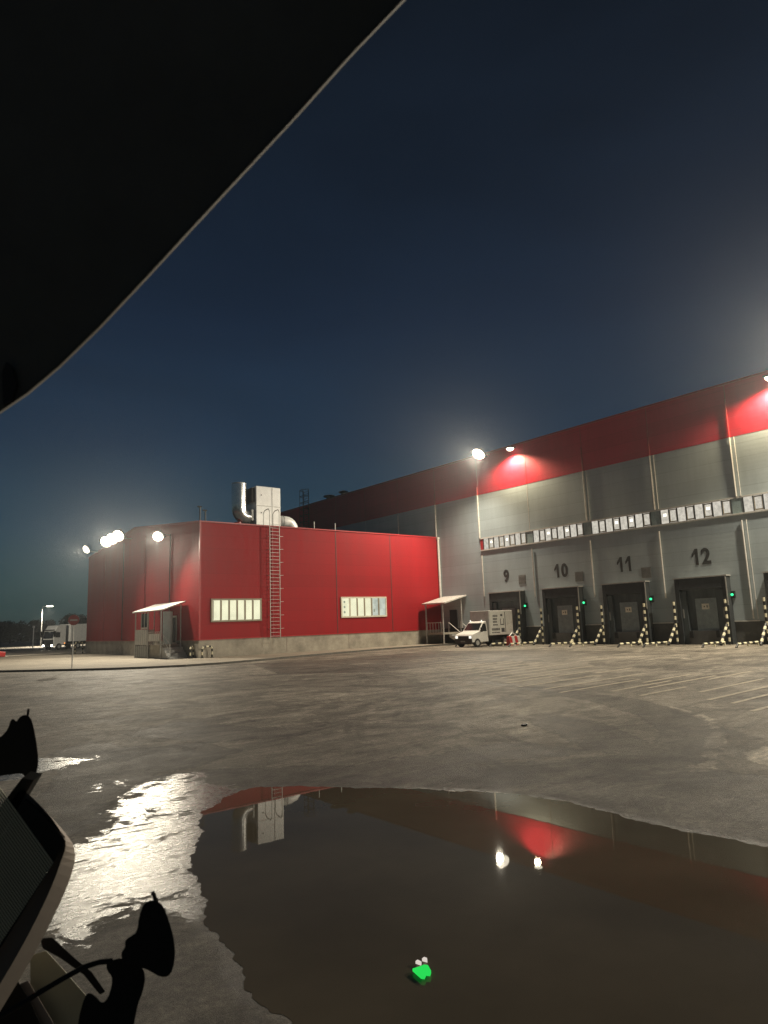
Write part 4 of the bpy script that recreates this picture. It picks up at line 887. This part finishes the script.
# green glow added on the water, standing in for a windscreen reflection
def onz(x, y, z=0):
    v = fw + rt*((x-384)/F_PX) - up*((y-512)/F_PX); t_ = (z-H)/v.z; return Vector((0,0,H)) + v*t_
m = MB(); p_ = onz(524.5, 725.6, .01); rr = random.Random(5)
ring = [(p_.x+.08*math.cos(k*.7)*rr.uniform(.6,1.3), p_.y+.07*math.sin(k*.7)*rr.uniform(.6,1.3)) for k in range(9)]
m.prism([(x, y, .012) for x, y in ring], (.02, 0, .035), M['black']); tag(m.build('litter_scrap'), 'small dark scrap lying alone on the dry asphalt beyond the puddle', 'litter')
o = thing('green_glow_standin', 'made-up green glow with two white specks on the puddle, standing in for a windscreen reflection', 'light', onz(422, 970, .012))
m = MB(); m.prism([onz(x, y, .03) for x, y in [(412.5,968.5),(419,966.5),(424,964.5),(428,965),(431,970.5),(430,973.5),(426,973),(424.5,976.5),(421,976)]], (0,0,-.018), M['greenglow']); m.build('lens', o)  # made-up glowing patch, no lamp lens lies here
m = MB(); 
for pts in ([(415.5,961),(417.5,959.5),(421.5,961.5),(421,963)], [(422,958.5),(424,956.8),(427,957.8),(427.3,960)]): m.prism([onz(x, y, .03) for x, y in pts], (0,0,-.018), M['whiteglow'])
m.build('white_glow_spots', o)

# ------------------------------------------------------------------ haze added to make the glow round the lamps
HAZE = .0005
if HAZE:
    m = MB(); hm = bpy.data.materials.new('glow_haze'); hm.use_nodes = True; hn = hm.node_tree; hn.nodes.clear()
    pv_ = hn.nodes.new('ShaderNodeVolumePrincipled'); ho = hn.nodes.new('ShaderNodeOutputMaterial'); hn.links.new(pv_.outputs[0], ho.inputs['Volume'])
    pv_.inputs['Color'].default_value = (.85, .88, .9, 1); pv_.inputs['Density'].default_value = HAZE; pv_.inputs['Anisotropy'].default_value = .82
    m.box(-1520, 1720, -1520, 2020, -1.2, 24, hm); hz = m.build('haze'); tag(hz, 'thin haze added over the whole yard to make the lamps glow', 'haze', kind='stuff')

# ------------------------------------------------------------------ sky
w = bpy.data.worlds.new('World'); S.world = w; w.use_nodes = True; nt = w.node_tree; N = nt.nodes; L = nt.links
bg = N['Background']; sky = N.new('ShaderNodeTexSky'); sky.sky_type = 'NISHITA'; sky.sun_disc = False; sky.sun_elevation = R(-4.5); sky.sun_rotation = R(-60); sky.air_density = 1.2; sky.ozone_density = 2.5
tc = N.new('ShaderNodeTexCoord'); sp = N.new('ShaderNodeSeparateXYZ'); L.new(tc.outputs['Generated'], sp.inputs[0])
ramp = N.new('ShaderNodeValToRGB'); L.new(sp.outputs['Z'], ramp.inputs[0]); cr = ramp.color_ramp
def lin(*c_): return tuple((v/255/12.92 if v/255 <= .04045 else ((v/255+.055)/1.055)**2.4) for v in c_)+(1,)
cr.elements[0].position = 0; cr.elements[0].color = lin(48, 66, 62); cr.elements[1].position = 1; cr.elements[1].color = lin(12, 15, 19)
for p, c_ in ((.06, (46, 69, 71)), (.14, (36, 60, 74)), (.26, (28, 47, 66)), (.42, (23, 37, 55)), (.60, (19, 29, 42)), (.78, (14, 20, 28))):
    e = cr.elements.new(p); e.color = lin(*c_)
nz = N.new('ShaderNodeTexNoise'); nz.inputs['Scale'].default_value = 1.6; nz.inputs['Detail'].default_value = 4; nz.inputs['Distortion'].default_value = .8
mp = N.new('ShaderNodeMapping'); mp.inputs['Scale'].default_value = (1, 1, 3.0); L.new(tc.outputs['Generated'], mp.inputs['Vector']); L.new(mp.outputs[0], nz.inputs['Vector'])
mr = N.new('ShaderNodeMapRange'); mr.inputs['From Min'].default_value = .3; mr.inputs['From Max'].default_value = .75; mr.inputs['To Min'].default_value = .88; mr.inputs['To Max'].default_value = 1.2; L.new(nz.outputs['Fac'], mr.inputs['Value'])
sc = N.new('ShaderNodeVectorMath'); sc.operation = 'SCALE'; L.new(ramp.outputs[0], sc.inputs[0]); L.new(mr.outputs[0], sc.inputs['Scale'])
ad_ = N.new('ShaderNodeVectorMath'); ad_.operation = 'MULTIPLY_ADD'; L.new(sky.outputs[0], ad_.inputs[0]); ad_.inputs[1].default_value = (.003,)*3; L.new(sc.outputs[0], ad_.inputs[2])
L.new(ad_.outputs[0], bg.inputs[0]); bg.inputs[1].default_value = 1.0
S.view_settings.view_transform = 'Standard'; S.view_settings.look = 'None'; S.view_settings.exposure = 0; S.view_settings.gamma = 1
S.cycles.use_denoising = True; S.cycles.denoising_prefilter = 'NONE'; S.cycles.denoising_input_passes = 'RGB_ALBEDO_NORMAL'; S.cycles.volume_bounces = 0; S.cycles.max_bounces = 6; S.cycles.sample_clamp_indirect = .6
S.render.film_transparent = False
